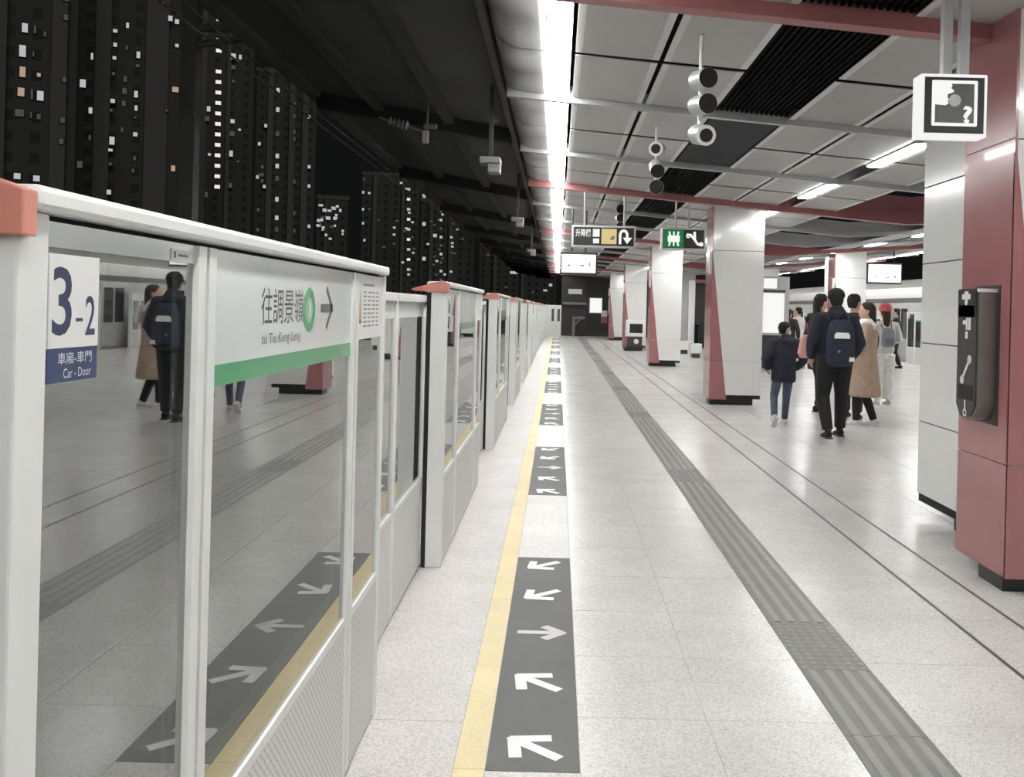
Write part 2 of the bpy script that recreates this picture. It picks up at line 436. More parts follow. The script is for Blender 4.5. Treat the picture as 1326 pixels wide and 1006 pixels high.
while B0 + n * BP < Y1:
    yb = B0 + n * BP
    red = n % 3 == 0
    hw = .06 if red else .035
    lo = -.085 if red else -.05
    for side in (0, 1):
        def mx(x): return x if side == 0 else 2 * XM - x
        pts = [(-.50, zp(-.5) + lo), (3.4, zp(3.4) + lo), (3.4, zp(3.4) + .10), (-.5, zp(-.5) + .10)]
        obj('red_beam' if red else 'grey_beam', MB().prism([(mx(a), z) for a, z in pts], 'y', yb - hw, yb + hw), M['beam_red' if red else 'beam_grey'], ceil)
    dp = .33 if red else .22
    pts = [(3.4, zp(3.4) + lo), (XM, zp(XM) + lo), (2 * XM - 3.4, zp(3.4) + lo), (2 * XM - 3.4, zp(3.4) + dp), (XM, zp(XM) + dp), (3.4, zp(3.4) + dp)]
    if n >= 0: obj('red_beam' if red else 'grey_beam', MB().prism(pts, 'y', yb - hw * 1.4, yb + hw * 1.4), M['beam_red' if red else 'beam_grey'], ceil)
    n += 1

def strip(x0, x1, label):
    zc = zp((x0 + x1) / 2)
    t = thing('strip_light', label, 'light', ((x0 + x1) / 2, Y0, zc))
    obj('housing', MB().box(x0 - .012, x1 + .004, Y0, Y1, zc + .01, zc + .032), M['white'], t)
    obj('diffuser', MB().box(x0, x1, Y0, Y1, zc - .018, zc + .01), M['strip'], t)
strip(-.105, .05, 'long bright white strip light running along the ceiling above the tiled platform')
strip(2 * XM - .05, 2 * XM + .105, 'white strip light above the far platform edge beside the train')
lamp0 = None
cnt = 0
n = -4
lm_h = MB().box(3.31, 3.48, 0, 1.4, zp(3.4) + .0, zp(3.4) + .05).mesh('housing', [M['white']])
lm_d = MB().box(3.325, 3.465, .02, 1.38, zp(3.4) - .015, zp(3.4)).mesh('diffuser', [M['lamp']])
for side in (0, 1):
    cnt = 0
    for n in range(-3 if side == 0 else 0, 14):
        ys = B0 + n * BP + .38
        x0 = 0 if side == 0 else 2 * XM - 6.79
        if side == 1 and n < 3: continue
        if n < 1: lab = 'recessed ceiling light behind the viewer, %s before the view begins' % ORD[n + 3]
        elif side == 0: lab = 'recessed white ceiling light, %s along the row above the columns' % ORD[cnt]; cnt += 1
        else: lab = 'recessed white ceiling light, %s along the row over the far column line' % ORD[cnt]; cnt += 1
        t = thing('ceiling_light', lab, 'light', (3.395 + x0, ys, zp(3.4)), 'recessed lights in the ceiling rows')
        for nm, me in (('housing', lm_h), ('diffuser', lm_d)):
            o = bpy.data.objects.new(nm, me); C.objects.link(o); o.parent = t; o.location = (-3.395, 0, -zp(3.4))
# dark canopy over the track
can = tag(obj('track_canopy', MB().prism([(-2.95, 4.02), (-.56, 3.62), (-.56, 3.75), (-2.95, 4.15)], 'y', 1.0, 70), M['canopy']), kind='structure')
obj('fascia', MB().box(-.60, -.545, Y0, Y1, 3.50, 3.75), M['canopy2'], can)
obj('edge_gutter', MB().box(-3.05, -2.9, 1, 70, 3.95, 4.12), M['canopy'], can)
for xx in (-1.35, -2.2):
    obj('purlin', MB().box(xx - .06, xx + .06, 1, 70, 3.55 - (xx + .56) * .167 - .02, 3.66 - (xx + .56) * .167), M['canopy2'], can)
for k in range(10):
    yb = 5.4 + k * 5.8
    obj('cross_girder', MB().prism([(-2.95, 3.82), (-.6, 3.45), (-.6, 3.62), (-2.95, 4.02)], 'y', yb - .1, yb + .1), M['canopy2'], can)
# track bed
bed = tag(obj('track_bed', MB().box(-7.0, -.80, Y0, 70, -1.3, -1.1), M['gravel']), kind='structure')
tag(obj('ground', MB().box(-400, 400, -60, 500, -7.2, -7.0), M['concrete']), kind='structure')
for xx in (-1.6, -3.05):
    obj('rail', MB().box(xx - .035, xx + .035, Y0, 70, -1.1, -.95), M['steel_dark'], bed)
obj('parapet', MB().box(-7.0, -6.8, Y0, 70, -1.1, -.2), M['concrete'], bed)
bed2 = tag(obj('far_track_bed', MB().box(2 * XM + .80, 2 * XM + 6, Y0, 70, -1.3, -1.1), M['gravel']), kind='structure')

# ------------------------------------------------------------------ platform screen gates
FX = -.63
U, V, N = (0, 1, 0), (0, 0, 1), (1, 0, 0)
def gate(y0, L, label, rich, plate=True):
    t = thing('platform_gate', label, 'gate', (FX, y0, 0), 'fixed glass gate units along the platform edge')
    def W(mb):
        mb.v = [(x + FX, y + y0, z) for x, y, z in mb.v]; return mb
    def part(nm, mb, m, p=t, bevel=0.0): return obj(nm, W(mb), m, p, bevel)
    j1, j2 = L - 2.32 + .585, L - .50          # the two mullions
    if not rich: j1 = .66
    part('end_post', MB().box(-.11, 0, 0, .066, 0, 1.60), M['white'], bevel=.004)
    part('end_post', MB().box(-.11, 0, L - .045, L, 0, 1.60), M['white'], bevel=.004)
    for j in (j1, j2):
        part('mullion', MB().box(-.03, .001, j - .042, j - .007, .02, 1.592), M['white'])
        part('mullion', MB().box(-.03, .001, j + .007, j + .042, .02, 1.592), M['white'])
    part('joint_gasket', MB().box(-.03, -.012, j1 - .007, j1 + .007, .02, 1.585).box(-.03, -.012, j2 - .007, j2 + .007, .02, 1.585), M['dark'])
    bays = [(.066, j1 - .042), (j1 + .042, j2 - .042), (j2 + .042, L - .045)]
    for a, b in bays:
        part('kick_panel', MB().box(-.04, -.003, a, b, .012, .497), M['kick'])
        part('glass_panel', MB().box(-.022, -.010, a, b, .525, 1.59), M['glass'])
    part('sill_rail', MB().box(-.055, -.002, .066, L - .045, .497, .525), M['white'], bevel=.003)
    part('gap_strip', MB().box(-.112, -.09, -.003, 0, 0, 1.566), M['dark'])  # black strip painted on the end face for the dark gap beside the leaf
    part('back_plate', MB().box(-.11, -.1, .066, L - .045, 0.0, .525), M['greyend'])
    part('top_rail', MB().box(-.12, .012, .02, L, 1.60, 1.632), M['white'], bevel=.009)
    part('shadow_gap', MB().box(-.10, -.02, .10, L - .01, 1.585, 1.60), M['dark'])
    part('end_cap', MB().prism([(.012, 1.568), (.012, 1.622), (-.03, 1.636), (-.20, 1.588), (-.20, 1.574)], 'y', -.012, .018), M['cap'], bevel=.003)
    # header strip over the first bay, white film with green band over the second, notice on the third
    a, b = bays[0]
    part('header_strip', MB().box(-0.0095, -0.0065, a, b, 1.560, 1.592), M['film'])
    p = part('number_plate', MB().box(-0.0085, -0.0025, a + .006, a + .131, 1.432, 1.552), M['poster'])
    q = part('plate_footer', MB().box(-0.0085, -0.0030, a + .006, a + .131, 1.388, 1.4315), M['plate_blue'])
    if rich:
        o = (-.0128, a + .018, 1.446)
        part('digit', text_mb('3', (-0.0023, a + .014, 1.448), U, V, .047, .088, N, 0, .012), M['navy'], p)
        part('hyphen', MB().box(-0.0027, -0.0021, a + .072, a + .089, 1.466, 1.470), M['navy'], p)
        part('digit', text_mb('2', (-0.0023, a + .096, 1.447), U, V, .026, .053, N, 0, .01), M['navy'], p)
        part('lettering', text_mb('車廂-車門', (-0.0023, a + .028, 1.411), U, V, .085, .0155, N), M['poster'], q)
        part('lettering', text_mb('Car - Door', (-0.0023, a + .042, 1.393), U, V, .07, .0125, N), M['poster'], q)
        g = part('small_notice', MB().box(-0.0065, -0.0035, b - .105, b - .02, 1.562, 1.581), M['poster'])
        part('print', MB().box(-0.0035, -0.0032, b - .098, b - .09, 1.566, 1.577).box(-0.0035, -0.0032, b - .08, b - .04, 1.569, 1.573), M['ink_soft'], g)
    else:
        part('digit', MB().box(-0.0027, -0.0019, a + .025, a + .06, 1.45, 1.53).box(-0.0027, -0.0019, a + .08, a + .11, 1.45, 1.50), M['navy'], p)
    a, b = bays[1]
    f = part('destination_film', MB().box(-0.0095, -0.0065, a, b, 1.376, 1.592), M['film'])
    part('green_band', MB().box(-0.0095, -0.0063, a, b, 1.335, 1.376), M['green'])
    if rich:
        part('lettering', text_mb('往調景嶺', (-0.0060, 1.99 - y0, 1.446), U, V, .33, .082, N, 0, .004), M['ink'], f)
        part('lettering', text_mb('to Tiu Keng Leng', (-0.0060, 1.995 - y0, 1.397), U, V, .30, .03, N), M['ink'], f)
        mb = MB()
        for q4 in ring(0, 0, .034, .057, 28): mb.plane_shape(q4, (-0.0063, 2.375 - y0, 1.478), U, V, .0006, N)
        part('route_circle', mb, M['green'], f)
        mb = MB(); mb.plane_shape(disc(0, 0, .034, 24), (-0.0063, 2.375 - y0, 1.478), U, V, .0004, N)
        part('route_disc', mb, mat('disc_green', (150, 196, 170), 0.3), f)
        part('numeral', text_mb('1', (-.0056, 2.366 - y0, 1.457), U, V, .016, .042, N), M['poster'], f)
        mb = MB()
        for s4 in stroke([(0, 0), (.115, 0)], .022) + stroke([(.055, .052), (.115, 0), (.055, -.052)], .015): mb.plane_shape(s4, (-0.0060, 2.5 - y0, 1.482), U, V, .0005, N)
        part('arrow', mb, M['ink'], f)
    a, b = bays[2]
    ps = part('notice_film', MB().box(-0.0095, -0.0060, a, b, 1.38, 1.592), M['poster'])
    if rich:
        mb = MB().plane_shape([(0, 0), (.045, 0), (.0225, .10)], (-0.0055, a + .015, 1.44), U, V, .0005, N)
        part('warning_triangle', mb, mat('triangle_ochre', (186, 150, 84), 0.5), ps)
        part('triangle_foot', MB().box(-0.0058, -0.0050, a + .012, a + .064, 1.433, 1.442), M['ink'], ps)
        mb = MB()
        for ci in range(4):
            for ri in range(9): mb.box(-0.0058, -0.0051, a + .095 + ci * .07, a + .095 + ci * .07 + random.uniform(.03, .055), 1.42 + ri * .014, 1.425 + ri * .014)
        mb.box(-0.0058, -0.0051, a + .09, a + .26, 1.556, 1.562)
        part('print', mb, M['ink_soft'], ps)
        part('small_label', MB().box(-0.0095, -0.0060, a + .015, a + .10, 1.342, 1.362), M['ink_soft'])
    return t
gate(1.08, 2.32, 'nearest glass gate unit with the 3-2 plate and green destination band', True)
for k in range(0, 10):
    gate(5.28 + PIT * k, 2.5, 'white glass gate unit with salmon end cap, %s behind the nearest one' % ORD[k], False)
# sliding leaves
def leaf_mesh_set(y0, L, label):
    t = thing('sliding_door', label, 'door', (-.765, y0, 0), 'sliding glass leaves between the gate units')
    def part(nm, mb, m, bevel=0.0):
        mb.v = [(x - .765, y + y0, z) for x, y, z in mb.v]; return obj(nm, mb, m, t, bevel)
    part('stile', MB().box(-.018, .018, 0, .03, .015, 1.55), M['white'], .003)
    part('stile', MB().box(-.018, .018, L - .03, L, .015, 1.55), M['white'], .003)
    part('top_rail', MB().box(-.018, .02, .03, L - .03, 1.51, 1.55), M['white'], .003)
    part('top_line', MB().box(.018, .021, .03, L - .03, 1.495, 1.51), M['sign_grey'])
    part('header_strip', MB().box(-.01, .008, .03, L - .03, 1.43, 1.51), M['film'])
    part('glass_panel', MB().box(-.006, .006, .03, L - .03, .525, 1.43), M['glass'])
    part('kick_panel', MB().box(-.016, .014, .03, L - .03, .015, .50), M['kick'])
    part('sill_rail', MB().box(-.018, .018, .03, L - .03, .50, .525), M['white'], .003)
    return t
for k in range(0, 10):
    ya = 3.4 if k == 0 else 5.28 + 2.5 + PIT * (k - 1)
    yb = 5.28 + PIT * k
    mid = (ya + yb) / 2
    if k == 0:
        l0 = leaf_mesh_set(ya + .005, mid - ya - .012, 'near sliding glass leaf of the doorway beside the nearest gate unit')
        l1 = leaf_mesh_set(mid + .007, yb - mid + .02, 'far sliding glass leaf of the doorway beside the nearest gate unit')
    else:
        for d, (s, e) in enumerate(((ya + .005, mid - .007), (mid + .007, yb + .02))):
            leaf_mesh_set(s, e - s, '%s sliding glass leaf of the %s doorway from the near end' % (('near', 'far')[d], ORD[k]))
# end gate closing the row
t = thing('end_gate', 'white end gate with two dark windows closing the far end of the gate row', 'gate', (-.3, 47.9, 0))
obj('panel', MB().box(-.85, .2, 47.9, 47.98, 0, 1.62), M['white'], t, .005)
for xa in (-.32, -.02):
    f = obj('window', MB().box(xa, xa + .17, 47.88, 47.9, .75, 1.45), M['white'], t)
    obj('pane', MB().box(xa + .02, xa + .15, 47.872, 47.88, .78, 1.42), M['tower_win'], f)
# far side gates, mirrored
src = [o for o in C.objects if o.name.startswith('platform_gate.00')][2]
for k in range(4, 9):
    c = copy_tree(src); c.location = (2 * XM - FX, 5.28 + PIT * k + 2.5, 0); c.rotation_euler = (0, 0, math.pi)
    c['label'] = 'white gate unit before the far train, %s in its row' % ORD[k - 4]

# ------------------------------------------------------------------ boarding mats with arrows
def arrow_polys(L=.2, a=.10, w=.042):
    # arrow pointing to -u, centred
    t = -L / 2
    return stroke([(t + w * .5, 0), (L / 2, 0)], w) + stroke([(t + a * .8, a * .8), (t, 0), (t + a * .8, -a * .8)], w * 1.05)
def arrow_mesh(angle, m, nm, L=.195, a=.105):
    mb = MB(); ca, sa = math.cos(angle), math.sin(angle)
    for q in arrow_polys(L, a):
        mb.plane_shape([(x * ca - y * sa, x * sa + y * ca) for x, y in q], (0, 0, 0), (1, 0, 0), (0, 1, 0), .0012, (0, 0, 1))
    # one clean level for the overlapping strokes
    return mb.mesh(nm, [m])
ar_up = arrow_mesh(-math.radians(40), M['paint'], 'arrow'); ar_dn = arrow_mesh(math.radians(40), M['paint'], 'arrow'); ar_out = arrow_mesh(math.pi, M['paint_grey'], 'arrow', .19, .09)
mat_me = MB().box(-.1535, .1535, -1.278, 1.278, -.012, .0006).mesh('panel', [M['mat']])
for k in range(0, 10):
    c = 4.27 + PIT * k
    t = thing('boarding_mat', 'dark floor panel with white boarding arrows, %s from the camera' % ORD[k], 'floor marking', (-.0435, c, 0), 'boarding arrow panels along the gates')
    o = share('panel', mat_me, (-.0435, c, 0), t)
    for dy, me in ((-1.12, ar_up), (-.57, ar_up), (0, ar_out), (.57, ar_dn), (1.12, ar_dn)):
        share('arrow', me, (-.04, c + dy, .0006), t)

# ------------------------------------------------------------------ columns
ZJ = [.158, .705, 1.30, 1.90, 2.48, 3.06]
def column(y0, label, near):
    t = thing('column', label, 'column', (2.9, y0 + 1, 0), 'white columns with red fins along the platform')
    top = 3.16
    xa, xf, xb, yd, yf = 2.48, 2.78, 3.30, y0 + 2.03, y0 + .61
    foot = [(xa, y0), (xb, y0), (xb, yd), (xf, yd), (xf, yf), (xa, yf)]
    inner = [(xa + .01, y0 + .01), (xb - .01, y0 + .01), (xb - .01, yd - .01), (xf + .01, yd - .01), (xf + .01, yf - .01), (xa + .01, yf - .01)]
    obj('core', MB().prism(inner, 'z', .1, top + .14), M['dark'], t)
    zs = ZJ + [top + .15]
    for a, b in zip(zs[:-1], zs[1:]):
        obj('cladding_panel', MB().prism(foot, 'z', a + .0035, b - .0035), M['col_white'], t, .003)
    for a, b in ((.158, .70), (.70, 2.48), (2.48, top + .15)):
        obj('front_panel', MB().box(xa, xb, y0 - .005, y0 - .0005, a + .0035, b - .0035), M['col_white'], t)
    zz = [.085, .70, 2.485, top + .15]
    for a, b in zip(zz[:-1], zz[1:]):
        obj('red_cladding', MB().box(xa - .014, xa, y0 - .012, yf, a + .003, b - .003), M['col_red'], t)
    # tapering red wedge on the front
    def wx(z): return xa - .014 + max(0.012, .275 * (2.40 - z) / 2.3)
    for a, b in ((.085, .697), (.704, 2.40)):
        obj('red_wedge', MB().prism([(xa - .014, a), (wx(a), a), (wx(b), b), (xa - .014, b)], 'y', y0 - .014, y0), M['col_red'], t)
    obj('wedge_box', MB().box(xa - .05, xa - .014, y0, y0 + .12, 2.10, 2.46), M['poster'], t)  # plain white box on the side face, not emissive
    obj('plinth', MB().box(2.485, 3.18, y0 + .05, y0 + .34, 0, .12).box(2.84, 3.18, y0 + .34, y0 + 1.5, 0, .12), M['plinth'], t)
    return t
CY = [5.05, 14.9, 24.7, 34.4, 44.2]
CL = ['nearest white column with a red side and a steel help point, at the right edge', 'white column with red fin left of the walking people',
      'white column with red fin third along the row, behind the hanging exit sign', 'white column with red fin behind the grey screen cabinet', 'farthest white column with red fin close to the dark end wall']
cobs = [column(y, CL[i], i == 0) for i, y in enumerate(CY)]
# the plain white box near the wedge top exists only on the further columns
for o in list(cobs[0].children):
    if o.name.startswith('wedge_box'): bpy.data.objects.remove(o)
for i, y in enumerate([24.7, 34.4, 44.2]):
    c = copy_tree(cobs[i + 2]); c.location.x = 2 * XM - 3.3 + .5
    c['label'] = ['white column on the far side of the platform behind the backpack man', 'white column on the far side of the platform behind the poster board', 'last white column of the far row near the dark end wall'][i]

# ------------------------------------------------------------------ help point on the nearest column
X0, Xo = 2.466, 2.352
t = thing('help_point', 'brushed steel help point box with icons on the red column side', 'help point', (2.4, 5.3, .93))
prof = [(5.19, 1.0), (5.25, .935), (5.33, .91), (5.40, .935), (5.45, 1.0), (5.45, 1.66), (5.19, 1.66)]
obj('housing', MB().prism(prof, 'x', Xo + .008, X0), M['steel'], t, .008)
pp = [(5.20, 1.0), (5.255, .945), (5.33, .922), (5.395, .945), (5.44, 1.0), (5.44, 1.665), (5.20, 1.665)]
fp = obj('face_plate', MB().prism(pp, 'x', Xo, Xo + .009), M['steel_dark'], t)
obj('back_plate', MB().box(X0 - .004, X0 + .001, 5.16, 5.46, .90, 1.685), M['steel_dark'], t)
obj('top_panel', MB().box(Xo - .004, Xo, 5.205, 5.435, 1.50, 1.66), M['sign_black'], fp)
obj('call_grille', MB().box(Xo - .004, Xo, 5.22, 5.42, 1.505, 1.57), M['dark'], fp)
HU = (0, -1, 0); HN = (-1, 0, 0)
mb = MB(); mb.plane_shape([(0, 0), (.11, 0), (.11, .03), (.08, .03), (.08, .045), (.03, .045), (.03, .03), (0, .03)], (Xo - .005, 5.38, 1.605), HU, V, .001, HN)
mb.plane_shape(disc(.055, -.015, .02, 12), (Xo - .005, 5.38, 1.605), HU, V, .001, HN); obj('alarm_icon', mb, M['poster'], fp)
mb = MB()
for q in ([(0, 0), (.02, 0), (.02, .09), (0, .09)], [(-.04, .03), (0, .03), (0, .055), (-.04, .055)], [(.03, .0), (.06, .0), (.06, .10), (.03, .10)], [(-.005, -.05), (.025, -.05), (.025, -.01), (-.005, -.01)]):
    mb.plane_shape(q, (Xo - .001, 5.33, 1.43), HU, V, .001, HN)
obj('person_icon', mb, M['poster'], fp)
mb = MB()
for q in stroke([(-.04, -.05), (.04, .055)], .022) + [disc(-.045, -.058, .026, 10), disc(.045, .062, .026, 10)]: mb.plane_shape(q, (Xo - .001, 5.32, 1.20), HU, V, .001, HN)
obj('handset_icon', mb, M['poster'], fp)
obj('speaker_grille', MB().box(Xo - .003, Xo, 5.23, 5.41, 1.03, 1.115), M['dark'], fp)
mb = MB()
for q in ring(0, 0, .014, .024, 14): mb.plane_shape(q, (Xo - .001, 5.32, .955), HU, V, .001, HN)
for q in stroke([(0, .024), (0, .07)], .014): mb.plane_shape(q, (Xo - .001, 5.32, .955), HU, V, .001, HN)
obj('key_icon', mb, M['poster'], fp)
obj('top_trim', MB().box(Xo, X0, 5.185, 5.20, 1.645, 1.665), M['poster'], t)

# ------------------------------------------------------------------ cube sign with question mark
sy = 4.55; f1 = F
sx0, sx1, sz0, sz1 = 1.757, 2.085, 2.385, 2.695
t = thing('enquiry_sign', 'lit cube sign with a question mark hanging beside the nearest column', 'sign', ((sx0 + sx1) / 2, sy, sz0))
cs = obj('case', MB().box(sx0, sx1, sy, sy + .11, sz0, sz1), M['case_lit'], t, .008)
fc = obj('face', MB().box(sx0 + .018, sx1 - .018, sy - .004, sy, sz0 + .018, sz1 - .018), M['sign_black'], t)
S = (sx1 - sx0)
FU, FV, FN = (1, 0, 0), (0, 0, 1), (0, -1, 0)
def on_face(polys, d=.0055): 
    mb = MB()
    for q in polys: mb.plane_shape(q, (sx0, sy - d, sz0), FU, FV, .001, FN)
    return mb
a, b, wd = .075, S - .075 + .02, .016
a = .06; b = S - .06
obj('inner_panel', on_face([[(a, a), (b, a), (b, b), (a, b)]], .0045), M['sign_grey'], fc)
obj('border', on_face(stroke([(a, a), (b, a)], wd) + stroke([(b, a), (b, b)], wd) + stroke([(b, b), (a, b)], wd) + stroke([(a, b), (a, a)], wd), .0060), M['sign_white'], fc)
head = [(a, b), (a + .085, b), (a + .092, b - .02), (a + .085, b - .03), (a + .10, b - .04), (a + .098, b - .05), (a + .085, b - .055), (a + .07, b - .06), (a + .068, b - .075), (a + .075, b - .085), (a + .07, b - .095), (a + .075, b - .105), (a + .06, b - .115), (a + .03, b - .113), (a, b - .11)]
obj('speaking_face', on_face([head], .0060), M['sign_white'], fc)
obj('coin', on_face([disc(.165, .178, .03, 20)], .0062), mat('coin_grey', (205, 205, 205), .5), fc)
obj('question_mark', text_mb('?', (sx0 + .205, sy - .0068, sz0 + .068), FU, FV, .046, .085, FN, 0, .03), M['sign_white'], fc)
for xx in (1.90, 1.985):
    obj('hanger_pole', MB().box(xx - .022, xx + .022, sy + .035, sy + .08, sz1, zp(xx) + .05), M['beam_grey'], t)

# ------------------------------------------------------------------ loudspeaker clusters
def cluster(x, y, zs, r, label, dirs, mats, zt):
    t = thing('loudspeaker_cluster', label, 'loudspeaker', (x, y, min(zs)), 'hanging loudspeaker clusters')
    obj('hanger_rod', MB().tube((x - .0, y + .1, min(zs)), (x, y + .1, zt), .014), M['white'], t)
    for z, d, m in zip(zs, dirs, mats):
        d = Vector(d).normalized(); c = Vector((x, y, z)); q = c + d * .075; p = c - d * .085
        b = obj('loudspeaker', MB().tube(p, q, r, n=24), M['beam_grey'], t)
        rm = MB().tube(q, q + d * .006, r, n=24); 
        obj('rim', rm, M['white'], b)
        obj('grille', MB().tube(q + d * .004, q + d * .010, r * (.97 if m != 'rimmed' else .66), n=24), M['speaker'], b)
cluster(.905, 6.0, (3.0, 2.835, 2.64), .066, 'nearest stack of three round loudspeakers hanging from the ceiling', ((.28, -1, -.12), (.30, -1, -.10), (.22, -1, -.22)), ('dark', 'dark', 'rimmed'), 3.33)
cluster(.93, 9.0, (3.06, 2.875, 2.69), .07, 'second stack of three round loudspeakers in front of the red beam', ((-.3, -1, -.12), (0, -1, -.5), (-.1, -1, -.1)), ('rimmed', 'dark', 'dark'), 3.33)
cluster(1.05, 16.0, (3.22, 3.07, 2.92), .085, 'farthest stack of round loudspeakers just above the lift sign', ((0, -1, -.1), (.1, -1, -.1), (0, -1, -.1)), ('dark', 'dark', 'dark'), 3.32)

# ------------------------------------------------------------------ hanging signs and screens
def px(u, v, y):
    a = (u - VX) / F; b = (v - VY) / F
    bb = (b - ROLL * a); aa = a + ROLL * bb
    return aa * y, EYE - bb * y
def hang(name, label, y, u0, v0, u1, v1, rods, dpt=.14):
    xa, za = px(u0, v0, y); xb, zb = px(u1, v1, y)
    zt = (px(u0, v0, y)[1] + px(u1, v0, y)[1]) / 2; zb = (px(u0, v1, y)[1] + px(u1, v1, y)[1]) / 2
    t = thing(name, label, 'sign', ((xa + xb) / 2, y, zb))
    obj('frame', MB().box(xa, xb, y, y + dpt, zb, zt), M['sign_frame'], t, .012)
    for rr in rods:
        xx = xa + (xb - xa) * rr
        obj('hanger_rod', MB().tube((xx, y + dpt / 2, zt - .005), (xx, y + dpt / 2, zp(xx) + .03), .018, n=8), M['beam_grey'], t)
    return t, xa, xb, zb, zt
y = 14.2
t, xa, xb, zb, zt = hang('hanging_sign', 'black hanging lift sign with Chinese text and a U-turn arrow', y, 740.5, 292, 823, 320.5, (.2, .82))
bd = .03
fc = obj('face', MB().box(xa + bd, xb - bd, y - .006, y + .001, zb + bd, zt - bd), M['sign_black'], t)
wd, ht = xb - xa, zt - zb
def sp(polys, d=.008):
    mb = MB()
    for q in polys: mb.plane_shape(q, (xa, y - d, zb), FU, FV, .002, FN)
    return mb
def rc(a, b, c, d): return [(a * wd, c * ht), (b * wd, c * ht), (b * wd, d * ht), (a * wd, d * ht)]
obj('lettering', text_mb('升降機', (xa + .06 * wd, y - .009, zb + .47 * ht), FU, FV, .24 * wd, .36 * ht, FN, 0, .02), M['sign_white'], fc)
obj('lift_icon', sp([rc(.33, .435, .48, .83), rc(.335, .43, .18, .40)]), M['sign_white'], fc)
obj('tan_panel', sp([rc(.465, .70, .16, .85)]), M['sign_tan'], fc)
obj('tan_mark', sp([rc(.60, .66, .36, .46), rc(.63, .67, .42, .54)], .010), M['ink_soft'], fc)
ua = []
for i in range(11):
    h = math.pi * (1 - i / 10); ua.append(((.81 + .055 * math.cos(h)) * wd, (.58 + .20 * math.sin(h)) * ht))
obj('turn_arrow', sp(stroke([((.755) * wd, .2 * ht)] + ua + [(.865 * wd, .45 * ht)], .04 * wd) + [[(.80 * wd, .47 * ht), (.945 * wd, .47 * ht), (.865 * wd, .18 * ht)]]), M['sign_white'], fc)
t, xa, xb, zb, zt = hang('hanging_sign', 'green and black hanging exit sign with an escalator symbol', y, 856.5, 295, 914, 324, (.33, .62))
wd, ht = xb - xa, zt - zb
fc = obj('face', MB().box(xa + bd, xb - bd, y - .006, y + .001, zb + bd, zt - bd), M['sign_black'], t)
gp = obj('green_panel', sp([rc(.06, .50, .10, .90)]), M['sign_green'], fc)
em = []
cx, cy = .28 * wd, .5 * ht
em += stroke([(cx, cy - .30 * ht), (cx, cy + .30 * ht)], .065 * ht) + stroke([(cx - .2 * ht, cy), (cx + .2 * ht, cy)], .065 * ht)
for sg in (1, -1):
    em += stroke([(cx + .2 * ht * math.cos(math.pi + math.pi * i / 8), cy + sg * (.30 + .2 * math.sin(math.pi + math.pi * i / 8) * 1.2) * ht) for i in range(9)], .075 * ht)
em.append([(cx - .27 * ht, cy - .14 * ht), (cx + .27 * ht, cy - .14 * ht), (cx + .27 * ht, cy + .14 * ht), (cx - .27 * ht, cy + .14 * ht)])
obj('emblem', sp(em, .0105), M['sign_white'], gp)
es = stroke([(.58 * wd, .70 * ht), (.66 * wd, .68 * ht), (.82 * wd, .28 * ht), (.91 * wd, .26 * ht)], .10 * ht) + ring(.60 * wd, .64 * ht, .05 * ht, .10 * ht, 12) + ring(.89 * wd, .28 * ht, .05 * ht, .10 * ht, 12) + stroke([(.74 * wd, .80 * ht), (.75 * wd, .48 * ht)], .11 * ht)
obj('escalator_symbol', sp(es), M['sign_white'], fc)
def monitor(y, u0, v0, u1, v1, label, rods=(.3, .7)):
    xa, zt = px(u0, v0, y); xb, zb = px(u1, v1, y)
    zb2 = min(zb, zt - .3)
    t = thing('display_screen', label, 'screen', ((xa + xb) / 2, y, zb2))
    obj('bezel', MB().box(xa - .03, xb + .03, y, y + .12, zb2 - .05, zt + .05), M['steel_dark'], t, .01)
    s = obj('display', MB().box(xa, xb, y - .004, y, zb2, zt), M['screen'], t)
    W_ = xb - xa
    obj('screen_text', MB().box(xa + .18 * W_, xa + .26 * W_, y - .006, y - .004, zb2 + .12, zb2 + .15).box(xa + .55 * W_, xa + .66 * W_, y - .006, y - .004, zb2 + .12, zb2 + .15).box(xa + .8 * W_, xa + .84 * W_, y - .006, y - .004, zb2 + .12, zb2 + .2), M['screen_ink'], s)
    for rr in rods:
        xx = xa + rr * W_
        obj('hanger_rod', MB().tube((xx, y + .06, zt + .04), (xx, y + .06, zp(xx) + .02), .02, n=8), M['steel_dark'], t)
monitor(17.5, 727.5, 329, 771, 353.5, 'bright hanging screen under the black lift sign')
monitor(25.5, 1125, 342, 1166.5, 366, 'bright hanging screen over the far platform beside the train', (.8,))

# ------------------------------------------------------------------ back wall and things by it
wy = 49.5
wl = tag(obj('wall_back', MB().box(.2, 2 * XM + .8, wy, wy + .3, 0, 4.6), M['endwall']), kind='structure')
def wallbox(nm, u0, v0, u1, v1, m, d=.06, yy=wy, p=wl):
    xa, zt = px(u0, v0, yy); xb, zb = px(u1, v1, yy); zb = max(zb, 0.0)
    return obj(nm, MB().box(xa, xb, yy - d, yy, zb, zt), m, p)
wallbox('wall_panel', 729, 357, 758, 391, M['endwall2'], .1); wallbox('wall_panel', 760, 362, 787, 430, M['endwall2'], .08)
wallbox('ledge', 729, 391, 760, 395, M['dim_metal'], .2)
wallbox('wall_light', 736, 374, 753.5, 381, M['train_in'], .15)
t = thing('notice_board', 'pale lit notice board on the dark end wall', 'board', (2.0, wy, 1.2))
xa, zt = px(764, 386, wy); xb, zb = px(779, 405, wy)
obj('frame', MB().box(xa - .05, xb + .05, wy - .14, wy - .08, zb - .05, zt + .05), M['dim_metal'], t)
obj('sheet', MB().box(xa, xb, wy - .15, wy - .14, zb, zt), M['sign_white'], t)
t = thing('wall_sign', 'small red and white sign on the end wall beside the last column', 'sign', (2.5, wy, 1))
